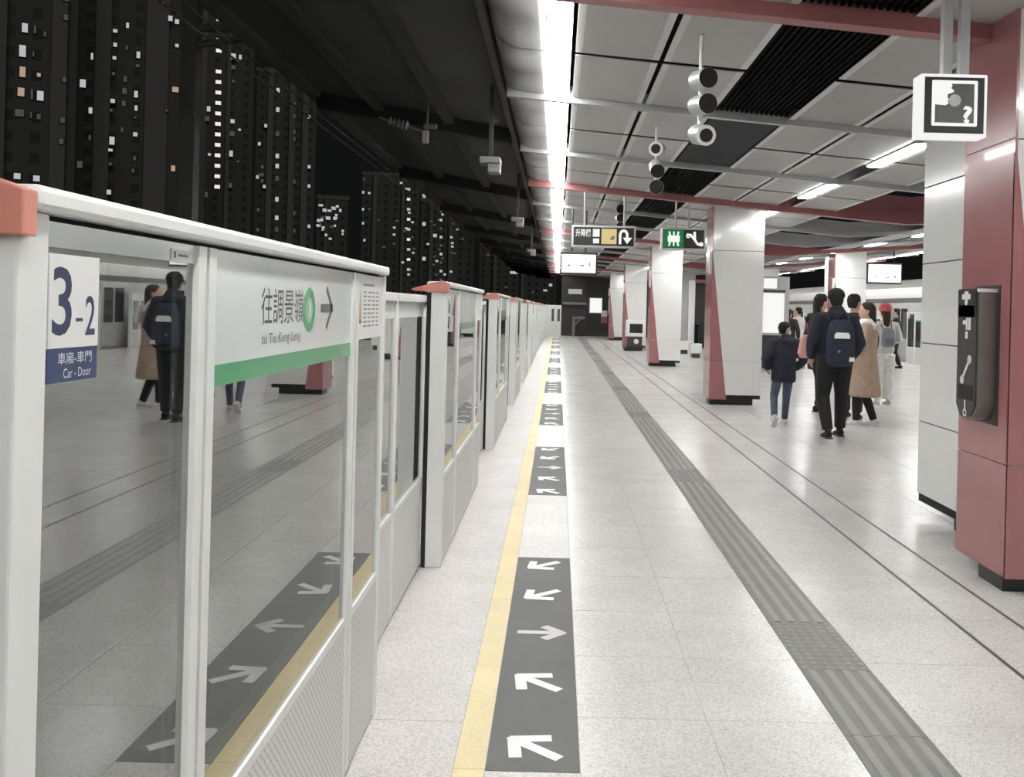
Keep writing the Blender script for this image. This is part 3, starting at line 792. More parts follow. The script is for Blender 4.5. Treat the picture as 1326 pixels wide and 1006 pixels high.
xa, zt = px(778.5, 402, wy); xb, zm = px(786, 410, wy); _, zb = px(782, 418, wy)
obj('white_half', MB().box(xa, xb, wy - .14, wy - .08, zm, zt), M['poster'], t); obj('red_half', MB().box(xa, xb, wy - .14, wy - .08, zb, zm), M['beam_red'], t)
t = thing('pipe_frame', 'grey pipe frame standing against the dark end wall', 'rack', (.9, wy - .4, 0))
xa, za = px(743, 410, wy - .4); xb, _ = px(757, 410, wy - .4)
obj('post', MB().tube((xa, wy - .4, 0), (xa, wy - .4, za), .09), M['dim_metal'], t)
obj('rail', MB().tube((xa, wy - .4, za - .06), (xb, wy - .4, za - .06), .07), M['dim_metal'], t)
obj('brace', MB().tube((xa, wy - .4, za - .5), (xa + .35, wy - .4, za - .1), .05), M['dim_metal'], t)

# grey cabinet with a screen in front of the fourth column
y = 33.4
t = thing('screen_cabinet', 'white framed black screen on a dark stand before the fourth column', 'cabinet', (2.95, y, 0))
xa, zt = px(811, 414, y); xb, zb = px(835.5, 436, y)
fr = obj('screen_frame', MB().box(xa, xb, y, y + .3, zb, zt), M['poster'], t, .02)
obj('screen_glass', MB().box(xa + .13, xb - .1, y - .01, y, zb + .13, zt - .14), M['plinth'], fr)
obj('stand', MB().box(xa + .05, xb - .1, y + .03, y + .3, .12, zb), M['steel_dark'], t, .02)
obj('round_badge', MB().tube((xa + .38, y + .03, zb - .18), (xa + .38, y + .005, zb - .18), .09, n=16), M['poster'], t)
obj('foot', MB().box(xa - .05, xb - .12, y - .05, y + .35, 0, .12), M['plinth'], t)

# poster board behind the second column
y = 23.5
t = thing('poster_board', 'tall grey poster board with a white map right of the second column', 'board', (5.5, y, 0))
xa, _ = px(985, 400, y); xb, _ = px(1022, 400, y); _, zt = px(1000, 358, y); _, zb = px(1000, 431, y); _, z2 = px(1000, 378, y)
xp = px(1015.5, 400, y)[0]
obj('frame', MB().box(xa, xb, y, y + .18, 0, zt), M['beam_grey'], t, .01)
obj('map_sheet', MB().box(xa + .04, xp, y - .008, y, zb, z2 - .03), M['sign_white'], t)
obj('header_panel', MB().box(xa + .04, xp - .2, y - .008, y, z2 + .09, zt - .05), M['sign_white'], t)
obj('header_bar', MB().box(xa + .02, xp + .02, y - .02, y, z2 - .01, z2 + .05), M['steel_dark'], t)
obj('lower_panel', MB().box(xa + .04, xp - .1, y - .01, y, .08, zb - .06), M['sign_black'], t)

# low white benches between the second and third columns
for i, (u0, u1, v1, v0, yy) in enumerate(((880, 893, 454, 441, 32.0), (894, 909, 460, 442, 29.5))):
    xa, _ = px(u0, v1, yy); xb, _ = px(u1, v1, yy)
    t = thing('bench', ['small white bench block nearer the third column', 'white bench block in front of the escalator opening'][i], 'bench', ((xa + xb) / 2, yy, 0), 'white bench blocks')
    obj('seat', MB().box(xa, xb, yy, yy + .5, .14, .46), M['col_white'], t, .03)
    obj('foot', MB().box(xa + .06, xb - .06, yy + .06, yy + .44, 0, .14), M['steel_dark'], t)

# escalator housing
y = 37.0
t = thing('escalator_housing', 'grey and dark escalator opening with a red header between the columns', 'escalator', (5.2, y, 0))
def P(u, v, yy=y): return px(u, v, yy)
xa = P(876, 400)[0]; xb = P(900, 400)[0]; xc = P(925, 400)[0]; zt = P(900, 352)[1]
obj('side_wall', MB().box(xa, xb, y, y + 6, 0, zt), M['beam_grey'], t)
obj('pilaster', MB().box(P(891, 400)[0], P(899, 400)[0], y - .12, y, 0, P(895, 363)[1]), M['col_white'], t)
obj('dark_recess', MB().box(xb, xc + .6, y + .5, y + 6, 0, zt), M['endwall2'], t)
obj('red_header', MB().box(xa, xc + .6, y - .1, y + .5, zt, zt + .25), M['beam_red'], t)
obj('inner_header', MB().box(xb - .1, xc + .6, y, y + .5, P(905, 366)[1], P(905, 362)[1]), M['beam_red'], t)
for xx in (xb + .15, xc):
    obj('balustrade', MB().box(xx - .03, xx + .03, y - .6, y + .5, 0.05, .95), M['clear'], t)
    obj('handrail', MB().box(xx - .05, xx + .05, y - .7, y + .5, .95, 1.02), M['plinth'], t, .02)

# ------------------------------------------------------------------ far train
t = thing('train', 'silver train standing at the far platform edge', 'train', (12.5, 35, -1))
X = 2 * XM + 1.0
sec = [(X, -.1), (X, 1.9), (X + .12, 2.45), (X + .5, 2.75), (X + 2.3, 2.75), (X + 2.7, 2.45), (X + 2.8, 1.9), (X + 2.8, -.1)]
obj('body_shell', MB().prism(sec, 'y', 12, 58), M['train'], t)
obj('roof_band', MB().box(X - .012, X + .02, 12, 58, 1.95, 2.1), M['sign_grey'], t)
obj('lower_skirt', MB().box(X - .01, X + .05, 12, 58, -.9, -.1), M['steel_dark'], t)
y = 13.0
while y < 56:
    d = obj('door', MB().box(X - .015, X, y, y + 1.4, .0, 1.88), M['train'], t)
    for h in (.08, .74):
        obj('door_glass', MB().box(X - .02, X - .015, y + h, y + h + .56, .75, 1.75), M['train_dark'], d)
    for h in (1.75, 2.95):
        wv = obj('window_frame', MB().box(X - .012, X, y + h - .04, y + h + 1.09, .71, 1.64), M['steel_dark'], t)
        obj('window', MB().box(X - .018, X - .012, y + h, y + h + 1.05, .75, 1.6), M['train_dark'], wv)
    y += PIT

# ------------------------------------------------------------------ towers beyond the track
def tower(label, u0, u1, vtop, D, pier_us, lit, depth=14, pitch=2.85, zbase=-7):
    am = ((u0 + u1) / 2 - VX) / F; phi = math.atan(am); L = D / math.cos(phi)
    cp, sp_ = math.cos(phi), math.sin(phi)
    def loc(u, v, off=0.0):
        aa, bb = (u - VX) / F, (v - VY) / F; b2 = bb - ROLL * aa; a2 = aa + ROLL * b2
        tt = (L + off) / (a2 * sp_ + cp); return tt * (a2 * cp - sp_), EYE - b2 * tt
    t = thing('tower_block', label, 'building', (am * D, D, zbase)); t.rotation_euler = (0, 0, -phi)
    xa, xb = loc(u0, 380)[0], loc(u1, 380)[0]; zt = loc((u0 + u1) / 2, vtop)[1] - zbase
    obj('wall', MB().box(xa, xb, 0, depth, 0, zt), M['tower'], t, local=True)
    s = D / F; spans = []
    for (p0, p1) in pier_us:
        pa, pb = loc(p0, 300)[0], loc(p1, 300)[0]; spans.append((pa, pb))
        obj('pier', MB().box(pa, pb, -1.6, 0, 0, zt + .5), M['tower_pier'], t, local=True)
    obj('roof_parapet', MB().box(xa - .3, xb + .3, -.3, depth, zt, zt + 1.2), M['tower_pier'], t, local=True)
    mb = MB(); step = (xb - xa) / max(2, int((xb - xa) / 3.2)); x_ = xa + step / 2
    while x_ < xb:
        for k in range(int(zt / pitch)): mb.box(x_ - .6, x_ + .6, -.05, .1, k * pitch + .9, k * pitch + 2.3)
        x_ += step
    tag(obj('dark_windows', mb, M['tower_win'], t, fix=False, local=True), kind='stuff')
    for (u, v, w_, h_, m) in lit:
        cx, cz = loc(u, v, -.25); yy = -.25
        if any(p - .5 < cx < q + .5 for p, q in spans): yy = -1.85
        cz -= zbase; w2, h2 = w_ * s * .42, h_ * s * .42
        f = obj('window', MB().box(cx - w2 - .12, cx + w2 + .12, yy + .02, yy + .27, cz - h2 - .12, cz + h2 + .12), M['tower_win'], t, local=True)
        obj('pane', MB().box(cx - w2, cx + w2, yy, yy + .03, cz - h2, cz + h2), M[m], f, local=True)
    return t
Wm, Wc, Wd, Wb = 'lit_warm', 'lit_cool', 'lit_dim', 'lit_bulk'
R = random.Random(11)
tower('dark tower block at the left edge with warm lit windows', -130, 92, -160, 125, [(-20, 2), (60, 80)],
      [(32, 36, 8, 14, Wc), (45, 38, 3, 12, Wd), (58, 44, 3, 8, Wd), (29, 66, 9, 18, Wc), (43, 70, 2, 8, Wd), (29, 93, 8, 16, Wm), (50, 97, 5, 6, Wm), (27, 119, 9, 13, Wm), (52, 124, 9, 15, Wc), (41, 122, 3, 16, Wd), (25, 146, 12, 11, Wd), (50, 151, 5, 8, Wd), (40, 149, 2, 10, Wd), (22, 228, 9, 9, Wc), (47, 231, 9, 9, Wc), (85, 2, 7, 8, Wd), (84, 26, 6, 9, Wd), (82, 106, 5, 8, Wd), (80, 158, 6, 8, Wd), (78, 185, 6, 8, Wd)])
tower('ribbed dark tower block second from the left with scattered lights', 92, 246, -150, 160, [(118, 138), (183, 212)],
      [(149, 40, 6, 5, Wc), (149, 58, 5, 6, Wc), (148, 75, 5, 5, Wc), (147, 98, 4, 4, Wd), (146, 133, 6, 6, Wc), (144, 145, 4, 4, Wd), (145, 184, 7, 12, Wc), (143, 196, 6, 4, Wc), (143, 214, 4, 4, Wd), (141, 250, 6, 7, Wc), (165, 33, 4, 8, Wc), (164, 62, 3, 6, Wd), (162, 102, 4, 9, Wd), (161, 118, 6, 9, Wd), (160, 134, 5, 8, Wd), (158, 168, 3, 8, Wd), (179, 71, 5, 10, Wc), (178, 85, 5, 4, Wd), (176, 122, 5, 10, Wc), (176, 140, 4, 8, Wc), (175, 152, 3, 3, Wd), (175, 174, 6, 6, Wc), (174, 205, 4, 6, Wd), (172, 221, 3, 6, Wd), (119, 73, 3, 10, Wc), (107, 108, 8, 12, Wc), (117, 143, 5, 9, Wc), (103, 213, 7, 10, Wd), (116, 178, 3, 7, Wd), (227, 116, 9, 8, Wm), (229, 59, 5, 5, Wc), (220, 27, 6, 8, Wc), (229, 28, 6, 7, Wc), (215, 145, 3, 4, Wd), (224, 218, 6, 9, Wm), (241, 225, 5, 9, Wc)])
lit = [(284 - .012 * (25 + 13.55 * i), 25 + 13.55 * i, 8, 5.5, Wb) for i in range(17) if i not in (4,)]
lit += [(302, 75, 7, 9, Wc), (311, 74, 4, 7, Wc), (302, 87, 6, 6, Wd), (302, 105, 4, 4, Wd), (301, 157, 6, 6, Wc), (300, 173, 8, 7, Wd), (310, 168, 4, 3, Wc), (299, 200, 5, 9, Wc), (308, 209, 4, 3, Wd), (298, 241, 5, 7, Wd), (254, 140, 5, 8, Wd), (253, 153, 5, 8, Wd), (270, 141, 5, 8, Wc), (268, 155, 7, 7, Wd), (246, 164, 5, 6, Wd), (247, 205, 4, 6, Wd), (271, 200, 4, 4, Wc), (267, 252, 4, 8, Wd), (248, 120, 4, 6, Wd), (257, 25, 3, 4, Wd), (253, 3, 4, 4, Wc), (258, 40, 3, 4, Wd)]
tower('dark tower block with a vertical column of bright stair lights', 246, 322, -110, 250, [(256, 263), (289, 294)], lit)
lit = [(361 - .01 * v, v, 5, 7, Wc if k % 3 else Wd) for k, v in enumerate((87, 117, 142, 173, 202, 215, 231, 258, 282, 297))]
lit += [(341 + R.uniform(-8, 6), R.uniform(150, 300), 4, 5, Wc if R.random() < .5 else Wd) for _ in range(10)] + [(381, v, 3, 6, Wd) for v in (136, 152, 172, 181, 236, 276, 299)] + [(400, v, 4, 5, Wc if v % 2 else Wd) for v in (153, 217, 241, 293)]
tower('dark tower block rising behind the nearest gate, right of the stair lights', 326, 404, 95, 270, [(343, 350), (371, 378), (388, 396)], lit)
lit = [(412 + R.uniform(0, 33), R.uniform(264, 310), R.uniform(3, 7), R.uniform(3, 5), R.choice((Wc, Wd, Wc))) for _ in range(26)]
tower('short dark tower block with a bright cluster of lights above the gate film', 408, 448, 258, 300, [(420, 423)], lit, depth=16)
lit = [(470 + R.uniform(0, 2), v, 3, 4, Wc if v % 2 else Wd) for v in (232, 249, 271, 289, 311)] + [(478, 250, 4, 3, Wc), (478, 271, 4, 3, Wd), (490, 285, 3, 3, Wd), (497, 320, 5, 3, Wd), (514, 286, 5, 3, Wd), (498, 350, 5, 3, Wd)]
lit += [(529, 232 + 13 * i, 5, 4, Wc if i % 2 else Wb) for i in range(10)] + [(508 + R.uniform(0, 30), R.uniform(236, 360), 4, 3, R.choice((Wc, Wd))) for _ in range(16)]
tower('distant dark tower block with a dotted line of lights behind the first cap', 466, 540, 228, 330, [(482, 487), (519, 523)], lit, depth=18)
lit = [(571, 274 + 11 * i, 4, 4, Wc if i % 2 else Wd) for i in range(9)] + [(549, v, 5, 6, Wc) for v in (254, 290, 335)] + [(546 + R.uniform(0, 60), R.uniform(270, 372), 4, 3, R.choice((Wc, Wd, Wd))) for _ in range(26)] + [(563, 305, 6, 5, Wc), (522, 364, 10, 5, Wc)]
tower('far dark tower block with sparse lights above the second gate units', 543, 612, 262, 360, [(556, 561), (581, 587)], lit, depth=18)
lit = [(666, 353, 13, 4, Wc), (706, 376, 6, 3, Wc), (713, 369, 5, 4, Wc), (632, 330, 4, 3, Wd), (611, 345, 4, 3, Wd), (655, 372, 4, 3, Wd), (690, 378, 3, 3, Wd)]
tower('farthest low dark block with a few lights near the end of the gates', 620, 720, 318, 420, [(640, 644), (676, 680)], lit, depth=18)

# ------------------------------------------------------------------ overhead line equipment and hanging fittings over the track
t = thing('catenary_mast', 'dim grey overhead line mast with a cross arm left of the canopy', 'mast', (-5.3, 13.2, -1.1))
obj('mast', MB().box(-5.42, -5.2, 13.1, 13.32, -1.1, 6.3), M['mast'], t)
obj('cross_arm', MB().tube((-5.3, 13.2, 5.35), (-4.3, 13.2, 5.35), .06), M['mast'], t)
obj('stay_rod', MB().tube((-5.3, 13.2, 5.1), (-4.3, 13.2, 5.25), .05), M['mast'], t)
wire_mat = mat('wire_grey', (170, 168, 164), .6)
for i, (xx, zz, r_) in enumerate(((-5.05, 5.22, .02), (-4.72, 5.18, .014), (-3.35, 4.35, .012))):
    tag(obj('overhead_wire', MB().path([(xx, 3, zz), (xx, 18, zz - .05), (xx, 33, zz), (xx, 62, zz)], r_, 6), wire_mat), ['outer overhead wire passing the dim mast beyond the canopy', 'inner of the two overhead wires beyond the canopy edge', 'lower contact wire close under the dark canopy edge'][i], 'wire')
def fitting(nm, label, cat, u, v, y):
    x, z = px(u, v, y); return thing(nm, label, cat, (x, y, z)), x, z
def roofz(x): return 3.62 + (-.56 - x) * .167
t, x, z = fitting('drop_tube', 'pale drop tube with porcelain insulators hanging under the dark canopy', 'bracket', 551, 178, 10.0)
obj('tube', MB().tube((x, 10, z), (x + .03, 10, roofz(x) + .03), .014), M['dim_metal'], t)
obj('bracket', MB().box(x - .02, x + .12, 9.97, 10.03, z + .10, z + .14), M['dim_metal'], t)
obj('clamp', MB().box(x - .03, x + .03, 9.96, 10.04, z - .06, z + .07), M['insul'], t)
for (du, dv, n_) in ((-34, -18, 5), (-34, -72, 4)):
    xs, zs = px(551 + du, 178 + dv, 10.0)
    ins = MB().tube((xs - .22, 10, zs + .06), (x, 10, zs - .09), .012)
    o = obj('insulator_rod', ins, M['dim_metal'], t)
    for i in range(n_):
        c = Vector((xs - .10 + i * .045, 10, zs + .03 - i * .012))
        obj('insulator_shed', MB().tube(c, c + Vector((.016, 0, -.004)), .05, .03, n=12), M['dim_metal'], o)
for (u, v, y, lab) in ((635, 210, 9.0, 'pale camera housing hanging under the dark canopy near the ceiling edge'), (670, 285, 15.0, 'small camera housing further along under the canopy'), (688, 325, 22.0, 'tiny camera housing far along under the canopy')):
    t, x, z = fitting('camera_housing', lab, 'camera', u, v, y)
    obj('bracket', MB().box(x - .02, x + .02, y, y + .04, z, roofz(x) + .02), M['canopy2'], t)
    obj('hood', MB().box(x - .10, x + .10, y - .1, y + .15, z - .02, z + .04), M['dim_metal'], t, .01)
    obj('camera_body', MB().box(x - .02, x + .10, y - .08, y + .1, z - .11, z - .02), M['dim_metal'], t, .01)
t, x, z = fitting('track_lamp', 'grey angled lamp fitting high under the dark canopy', 'lamp', 446, 42, 9.0)
obj('shade', MB().prism([(x - .16, z), (x + .02, z - .08), (x + .12, z - .06), (x + .12, z + .05), (x + .06, z + .12), (x + .03, z + .03)], 'y', 9, 9.12), M['dim_metal'], t)
obj('bracket', MB().box(x + .05, x + .08, 9.03, 9.08, z, roofz(x) + .02), M['canopy2'], t)

# ------------------------------------------------------------------ people
def remeshed(mb, voxel, smooth=4, name='m'):
    me = mb.mesh(name, [])
    ob = bpy.data.objects.new('tmp', me); C.objects.link(ob)
    md = ob.modifiers.new('r', 'REMESH'); md.mode = 'VOXEL'; md.voxel_size = voxel; md.use_smooth_shade = True
    if smooth: s = ob.modifiers.new('s', 'SMOOTH'); s.iterations = smooth; s.factor = .5
    dg = bpy.context.evaluated_depsgraph_get(); out = bpy.data.meshes.new_from_object(ob.evaluated_get(dg))
    bpy.data.objects.remove(ob); out.name = name
    for p in out.polygons: p.use_smooth = True
    return out
def join_me(a, b):
    bm = bmesh.new(); bm.from_mesh(a); bm.from_mesh(b); bm.to_mesh(a); bm.free(); return a
def scale_me(me, s):
    me.transform(Matrix.Scale(s, 4)); return me
skin = mat('skin', (206, 164, 142), .5)
SK = [skin]
def L3(a, b, f): return tuple(Vector(a).lerp(Vector(b), f))
def hand_mb(wr, dr, side, s=1.0):
    # palm and five fingers, slightly curled
    mb = MB(); d = Vector(dr).normalized(); wv = Vector(wr)
    ac = d.cross(Vector((side, 0.2, 0))).normalized(); nm = ac.cross(d).normalized()
    mb.loft([(tuple(wv), .024, .024), (tuple(wv + d * .04), .04, .018), (tuple(wv + d * .085), .042, .016), (tuple(wv + d * .098), .036, .012)], 10)
    for i, ln in enumerate((.068, .078, .072, .056)):
        b0 = wv + d * .088 + ac * (-.03 + .02 * i); k1 = b0 + d * ln * .5 - nm * .006; k2 = b0 + d * ln * .85 - nm * .026
        mb.loft([(tuple(b0), .0095, .0095), (tuple(k1), .009, .009), (tuple(k2), .0075, .0075)], 8)
    b0 = wv + d * .03 - ac * .034
    mb.loft([(tuple(b0), .012, .012), (tuple(b0 + d * .03 - ac * .022), .011, .011), (tuple(b0 + d * .06 - ac * .026), .009, .009)], 8)
    return mb
def person(label, x, y, H, heading, top, bottom, hair_m, shoe, o):
    t = thing('person', label, 'person', (x, y, 0)); t.rotation_euler = (0, 0, heading)
    s = H / 1.75
    A = o.get
    puff = A('puff', 0.0); slim = A('slim', 1.0); flare = A('flare', 0.0)
    fl, fr_ = A('fl', (-.10, .10, .08)), A('fr', (.10, -.12, .08))          # ankles
    kl, kr = A('kl', (-.11, .10, .49)), A('kr', (.105, .02, .48))            # knees
    el, er = A('el', (-.29, -.03, 1.14)), A('er', (.29, -.03, 1.14))         # elbows
    wl_, wr_ = A('wl', (-.25, .12, .92)), A('wr', (.25, .12, .92))           # wrists
    sh = A('sh', .185)
    hl, hr = (-.09, 0, .90), (.09, 0, .90)
    ht = A('turn', 0.0)
    body = MB()
    body.loft([((0, 0, .84), .12, .09), ((0, 0, .95), .15, .105), ((0, 0, 1.1), .135, .095), ((0, 0, 1.28), .155, .105), ((0, -.005, 1.40), .165, .09), ((0, -.01, 1.46), .09, .065), ((0, -.005, 1.50), .055, .055), ((0, .0, 1.56), .052, .055)])
    for kk, ff, hh in ((kl, fl, hl), (kr, fr_, hr)):
        body.loft([(hh, .085, .085), (L3(hh, kk, .5), .072, .075), (kk, .055, .055), (L3(kk, ff, .35), .052, .055), (ff, .036, .04)])
        f = Vector(ff); body.loft([(tuple(f), .036, .036), (tuple(f + Vector((0, .06, -.045))), .036, .03), (tuple(f + Vector((0, .14, -.055))), .03, .02)])
    for sg, ee, ww in ((-1, el, wl_), (1, er, wr_)):
        s0 = (sg * sh, -.01, 1.41)
        body.loft([((sg * .1, -.01, 1.41), .06, .055), (s0, .056, .056), (L3(s0, ee, .5), .046, .046), (ee, .037, .037), (L3(ee, ww, .4), .036, .036), (ww, .026, .024)], 12)
    hd = MB()
    hd.loft([((0, 0, 1.49), .05, .052), ((0, .012, 1.535), .045, .058), ((0, .022, 1.555), .058, .075), ((0, .018, 1.59), .068, .088), ((0, .01, 1.64), .075, .096), ((0, .005, 1.685), .074, .097), ((0, 0, 1.72), .06, .078), ((0, -.005, 1.742), .03, .04)], 16)
    hd.loft([((0, .085, 1.66), .008, .01), ((0, .108, 1.635), .012, .014), ((0, .115, 1.615), .016, .016), ((0, .095, 1.605), .014, .01)], 8)   # nose
    hd.loft([((-.02, .098, 1.578), .008, .008), ((.0, .106, 1.578), .009, .01), ((.02, .098, 1.578), .008, .008)], 8)                              # mouth
    for sg in (-1, 1): hd.loft([((sg * .072, -.005, 1.60), .008, .014), ((sg * .083, -.01, 1.63), .008, .022), ((sg * .078, -.008, 1.665), .006, .016)], 8)
    eyes = MB(); eyes.smooth = True
    for sg in (-1, 1): eyes.ball((sg * .03, .093, 1.645), .011, .008, .007, 8, 5)
    def turn(mb):
        c, s_ = math.cos(ht), math.sin(ht)
        mb.v = [((x_ * c - y_ * s_), (x_ * s_ + y_ * c), z_) for x_, y_, z_ in mb.v]; return mb
    turn(hd); turn(eyes); body.add(hd)
    bme = remeshed(body, .013, 3, 'body')
    for sg, ee, ww in ((-1, el, wl_), (1, er, wr_)):
        if A('nohand') == sg: continue
        d = (Vector(ww) - Vector(ee)).normalized()
        bme = join_me(bme, remeshed(hand_mb(tuple(Vector(ww) - d * .01), d, sg), .0055, 1))
    bo = obj('body', scale_me(bme, s), skin, t)
    def cl(nm, mb, m, vox=.013, sm=4, par=t):
        if isinstance(m, tuple): m = mat(nm + '_cloth', m, .85, var=.12, vscale=14, bump=.25, bscale=30)
        return obj(nm, scale_me(remeshed(mb, vox, sm, nm), s), m, par)
    obj('eyes', scale_me(eyes.mesh('eyes', []), s), M['dark'], bo)
    # trousers
    if bottom:
        tr = MB(); tr.loft([((0, 0, .80), .11, .10), ((0, 0, .90), .165, .12), ((0, 0, 1.02), .155, .115)])
        for kk, ff, hh in ((kl, fl, hl), (kr, fr_, hr)):
            e = L3(kk, ff, .95)
            tr.loft([(hh, .10 * slim, .105 * slim), (L3(hh, kk, .5), .092 * slim, .096 * slim), (kk, .073 * slim + flare, .076 * slim + flare), (L3(kk, ff, .45), .066 * slim + flare, .07 * slim + flare), (e, .058 * slim + flare, .064 * slim + flare)])
        cl('trousers', tr, bottom)
    # shoes
    for ff, tilt in ((fl, A('tl', 0)), (fr_, A('tr', 0))):
        f = Vector(ff); sb = MB()
        sb.loft([((0, -.075, -.035), .028, .035), ((0, -.05, -.03), .04, .046), ((0, .02, -.035), .042, .043), ((0, .09, -.05), .046, .028), ((0, .15, -.055), .042, .022), ((0, .185, -.058), .02, .014)], 12)
        sb.loft([((0, 0, -.02), .04, .045), ((0, -.005, .03), .042, .047)], 10)
        so = MB(); so.prism([(-.038, -.08), (.038, -.08), (.045, .02), (.05, .10), (.035, .19), (-.035, .19), (-.05, .10), (-.045, .02)], 'z', -.082, -.062)
        rot = Matrix.Rotation(tilt, 3, 'X')
        for q in (sb, so): q.v = [tuple(f + rot @ Vector(p)) for p in q.v]
        sh_o = cl('shoe', sb, shoe[0], .009, 2)
        so.v = [(p[0] * s, p[1] * s, p[2] * s) for p in so.v]
        obj('sole', so.mesh('sole', []), mat('sole_rubber', shoe[1], .7), sh_o)
    # top
    j = MB(); p = puff; hem = A('hem', .84)
    coat = A('coat', 0)
    rings = [((0, 0, hem), .165 + p * .7 + coat, .12 + p * .7 + coat), ((0, 0, hem + .05), .172 + p + coat * .9, .125 + p + coat * .9), ((0, 0, max(1.0, hem + .1)), .165 + p + coat * .4, .12 + p), ((0, 0, 1.15), .168 + p, .122 + p), ((0, 0, 1.30), .182 + p, .128 + p), ((0, -.005, 1.40), .185 + p * .8, .11 + p * .6), ((0, -.01, 1.455), .11 + p * .4, .08 + p * .4), ((0, -.005, 1.495), .07, .07)]
    j.loft(rings, 18)
    for sg, ee, ww in ((-1, el, wl_), (1, er, wr_)):
        s0 = (sg * (sh + .005), -.01, 1.405)
        j.loft([((sg * .09, -.01, 1.40), .08 + p * .5, .075 + p * .5), (s0, .073 + p * .6, .073 + p * .6), (L3(s0, ee, .5), .064 + p * .6, .064 + p * .6), (ee, .057 + p * .6, .057 + p * .6), (L3(ee, ww, .5), .054 + p * .5, .054 + p * .5), (L3(ee, ww, .96), .043 + p * .3, .043 + p * .3)], 12)
    if A('hood'):
        j.loft([((-.10, -.06, 1.47), .03, .03), ((-.06, -.12, 1.445), .05, .045), ((0, -.14, 1.43), .055, .05), ((.06, -.12, 1.445), .05, .045), ((.10, -.06, 1.47), .03, .03)], 10)
    if A('bighood'):
        j.loft([((0, -.07, 1.36), .12, .05), ((0, -.075, 1.44), .125, .075), ((0, -.05, 1.50), .10, .08), ((0, -.03, 1.545), .075, .07)], 14)
    cl(A('topname', 'jacket'), j, top)
    # hair
    h = MB()
    h.loft([((0, -.05, 1.56), .055, .035), ((0, -.045, 1.60), .075, .065), ((0, -.028, 1.65), .086, .088), ((0, -.012, 1.70), .088, .10), ((0, -.008, 1.74), .074, .086), ((0, -.008, 1.765), .04, .05)], 16)
    if A('long'): h.loft([((0, -.075, 1.70), .07, .05), ((0, -.09, 1.56), .075, .04), ((0, -.10, 1.42), .06, .03), ((0, -.10, 1.34), .025, .018)], 12)
    if A('fringe'): h.loft([((-.05, .07, 1.70), .02, .02), ((0, .09, 1.71), .025, .022), ((.05, .07, 1.70), .02, .02)], 8)
    bu = A('bush', .004)
    for i in range(70):
        h1 = R.uniform(0, 2 * math.pi); el_ = R.uniform(-.25, 1.3)
        px_, py_, pz_ = math.cos(h1) * math.cos(el_), math.sin(h1) * math.cos(el_), math.sin(el_)
        if py_ > .55 and el_ < .5: continue
        h.ball((px_ * (.078 + bu), -.012 + py_ * (.088 + bu), 1.675 + pz_ * (.078 + bu)), .018, .018, .015, 7, 5)
    turn(h); cl('hair', h, hair_m, .009, 1)
    if A('mask'):
        mk = MB(); mk.loft([((0, .05, 1.54), .05, .05), ((0, .062, 1.57), .06, .06), ((0, .06, 1.605), .062, .066), ((0, .058, 1.625), .055, .055)], 12); turn(mk)
        cl('face_mask', mk, (225, 228, 230), .009, 2)
    if A('beret'):
        b_ = MB(); b_.loft([((0, -.02, 1.655), .10, .115), ((0, -.02, 1.68), .112, .122), ((0, -.025, 1.735), .112, .12), ((0, -.03, 1.785), .085, .095), ((0, -.03, 1.81), .03, .03)], 16); turn(b_)
        cl('knit_hat', b_, (190, 92, 92), .011, 2)
    if A('scarf'):
        b_ = MB(); b_.loft([((0, -.005, 1.36), .20, .14), ((0, 0, 1.43), .19, .15), ((0, .0, 1.49), .12, .11), ((0, .0, 1.53), .085, .08)], 16)
        cl('scarf', b_, (226, 226, 224), .012, 2)
    return t, s
BLK = (30, 29, 30)
NAV = (33, 36, 48)
def fpx(u, v):
    y = 10.0
    for _ in range(6):
        bb = (v - VY) / F - ROLL * (u - VX) / F; y = EYE / bb
    return ((u - VX) / F + ROLL * bb) * y, y
# man with a backpack walking away
x, y = fpx(1078, 566)
man, s = person('tall man in navy jacket with dark backpack seen from behind', x, y, 1.80, 0.0, NAV, (24, 24, 25), BLK, ((26, 26, 27), (60, 60, 60)),
    dict(puff=.026, slim=1.12, hood=True, fl=(-.085, -.10, .08), fr=(.12, .12, .08), kl=(-.12, .03, .48), kr=(.125, .10, .49), el=(-.275, -.03, 1.13), er=(.29, -.03, 1.12), wl=(-.24, .14, .93), wr=(.25, .15, .94), fringe=True, sh=.19, bighood=True, bush=.012))
bag = thing('backpack', 'dark navy backpack with a white label on the walking man', 'backpack', (x, y - .2, .88))
bp = MB(); bp.loft([((x, y - .225, .90), .13, .07), ((x, y - .235, .93), .165, .095), ((x, y - .24, 1.10), .175, .10), ((x, y - .235, 1.30), .165, .09), ((x, y - .23, 1.41), .13, .07), ((x, y - .23, 1.44), .08, .045)], 20)
me = remeshed(bp, .012, 4, 'sack')
for v_ in me.vertices: v_.co -= Vector((x, y - .2, .88))
obj('sack', me, mat('backpack_cloth', (36, 40, 57), .8, var=.1, bump=.2), bag)
obj('front_pocket', MB().box(x - .12, x + .12, y - .36, y - .32, .95, 1.14), mat('pocket_cloth', (33, 37, 54), .8, bump=.2), bag, .015)
obj('label_patch', MB().box(x - .105, x + .075, y - .349, y - .335, 1.215, 1.265).box(x - .09, x + .06, y - .349, y - .335, 1.265, 1.285), M['poster'], bag)
obj('small_badge', MB().box(x + .07, x + .13, y - .362, y - .33, .945, .995), M['poster'], bag)
obj('buckle', MB().box(x - .07, x - .04, y - .366, y - .355, 1.05, 1.075), M['ink_soft'], bag)
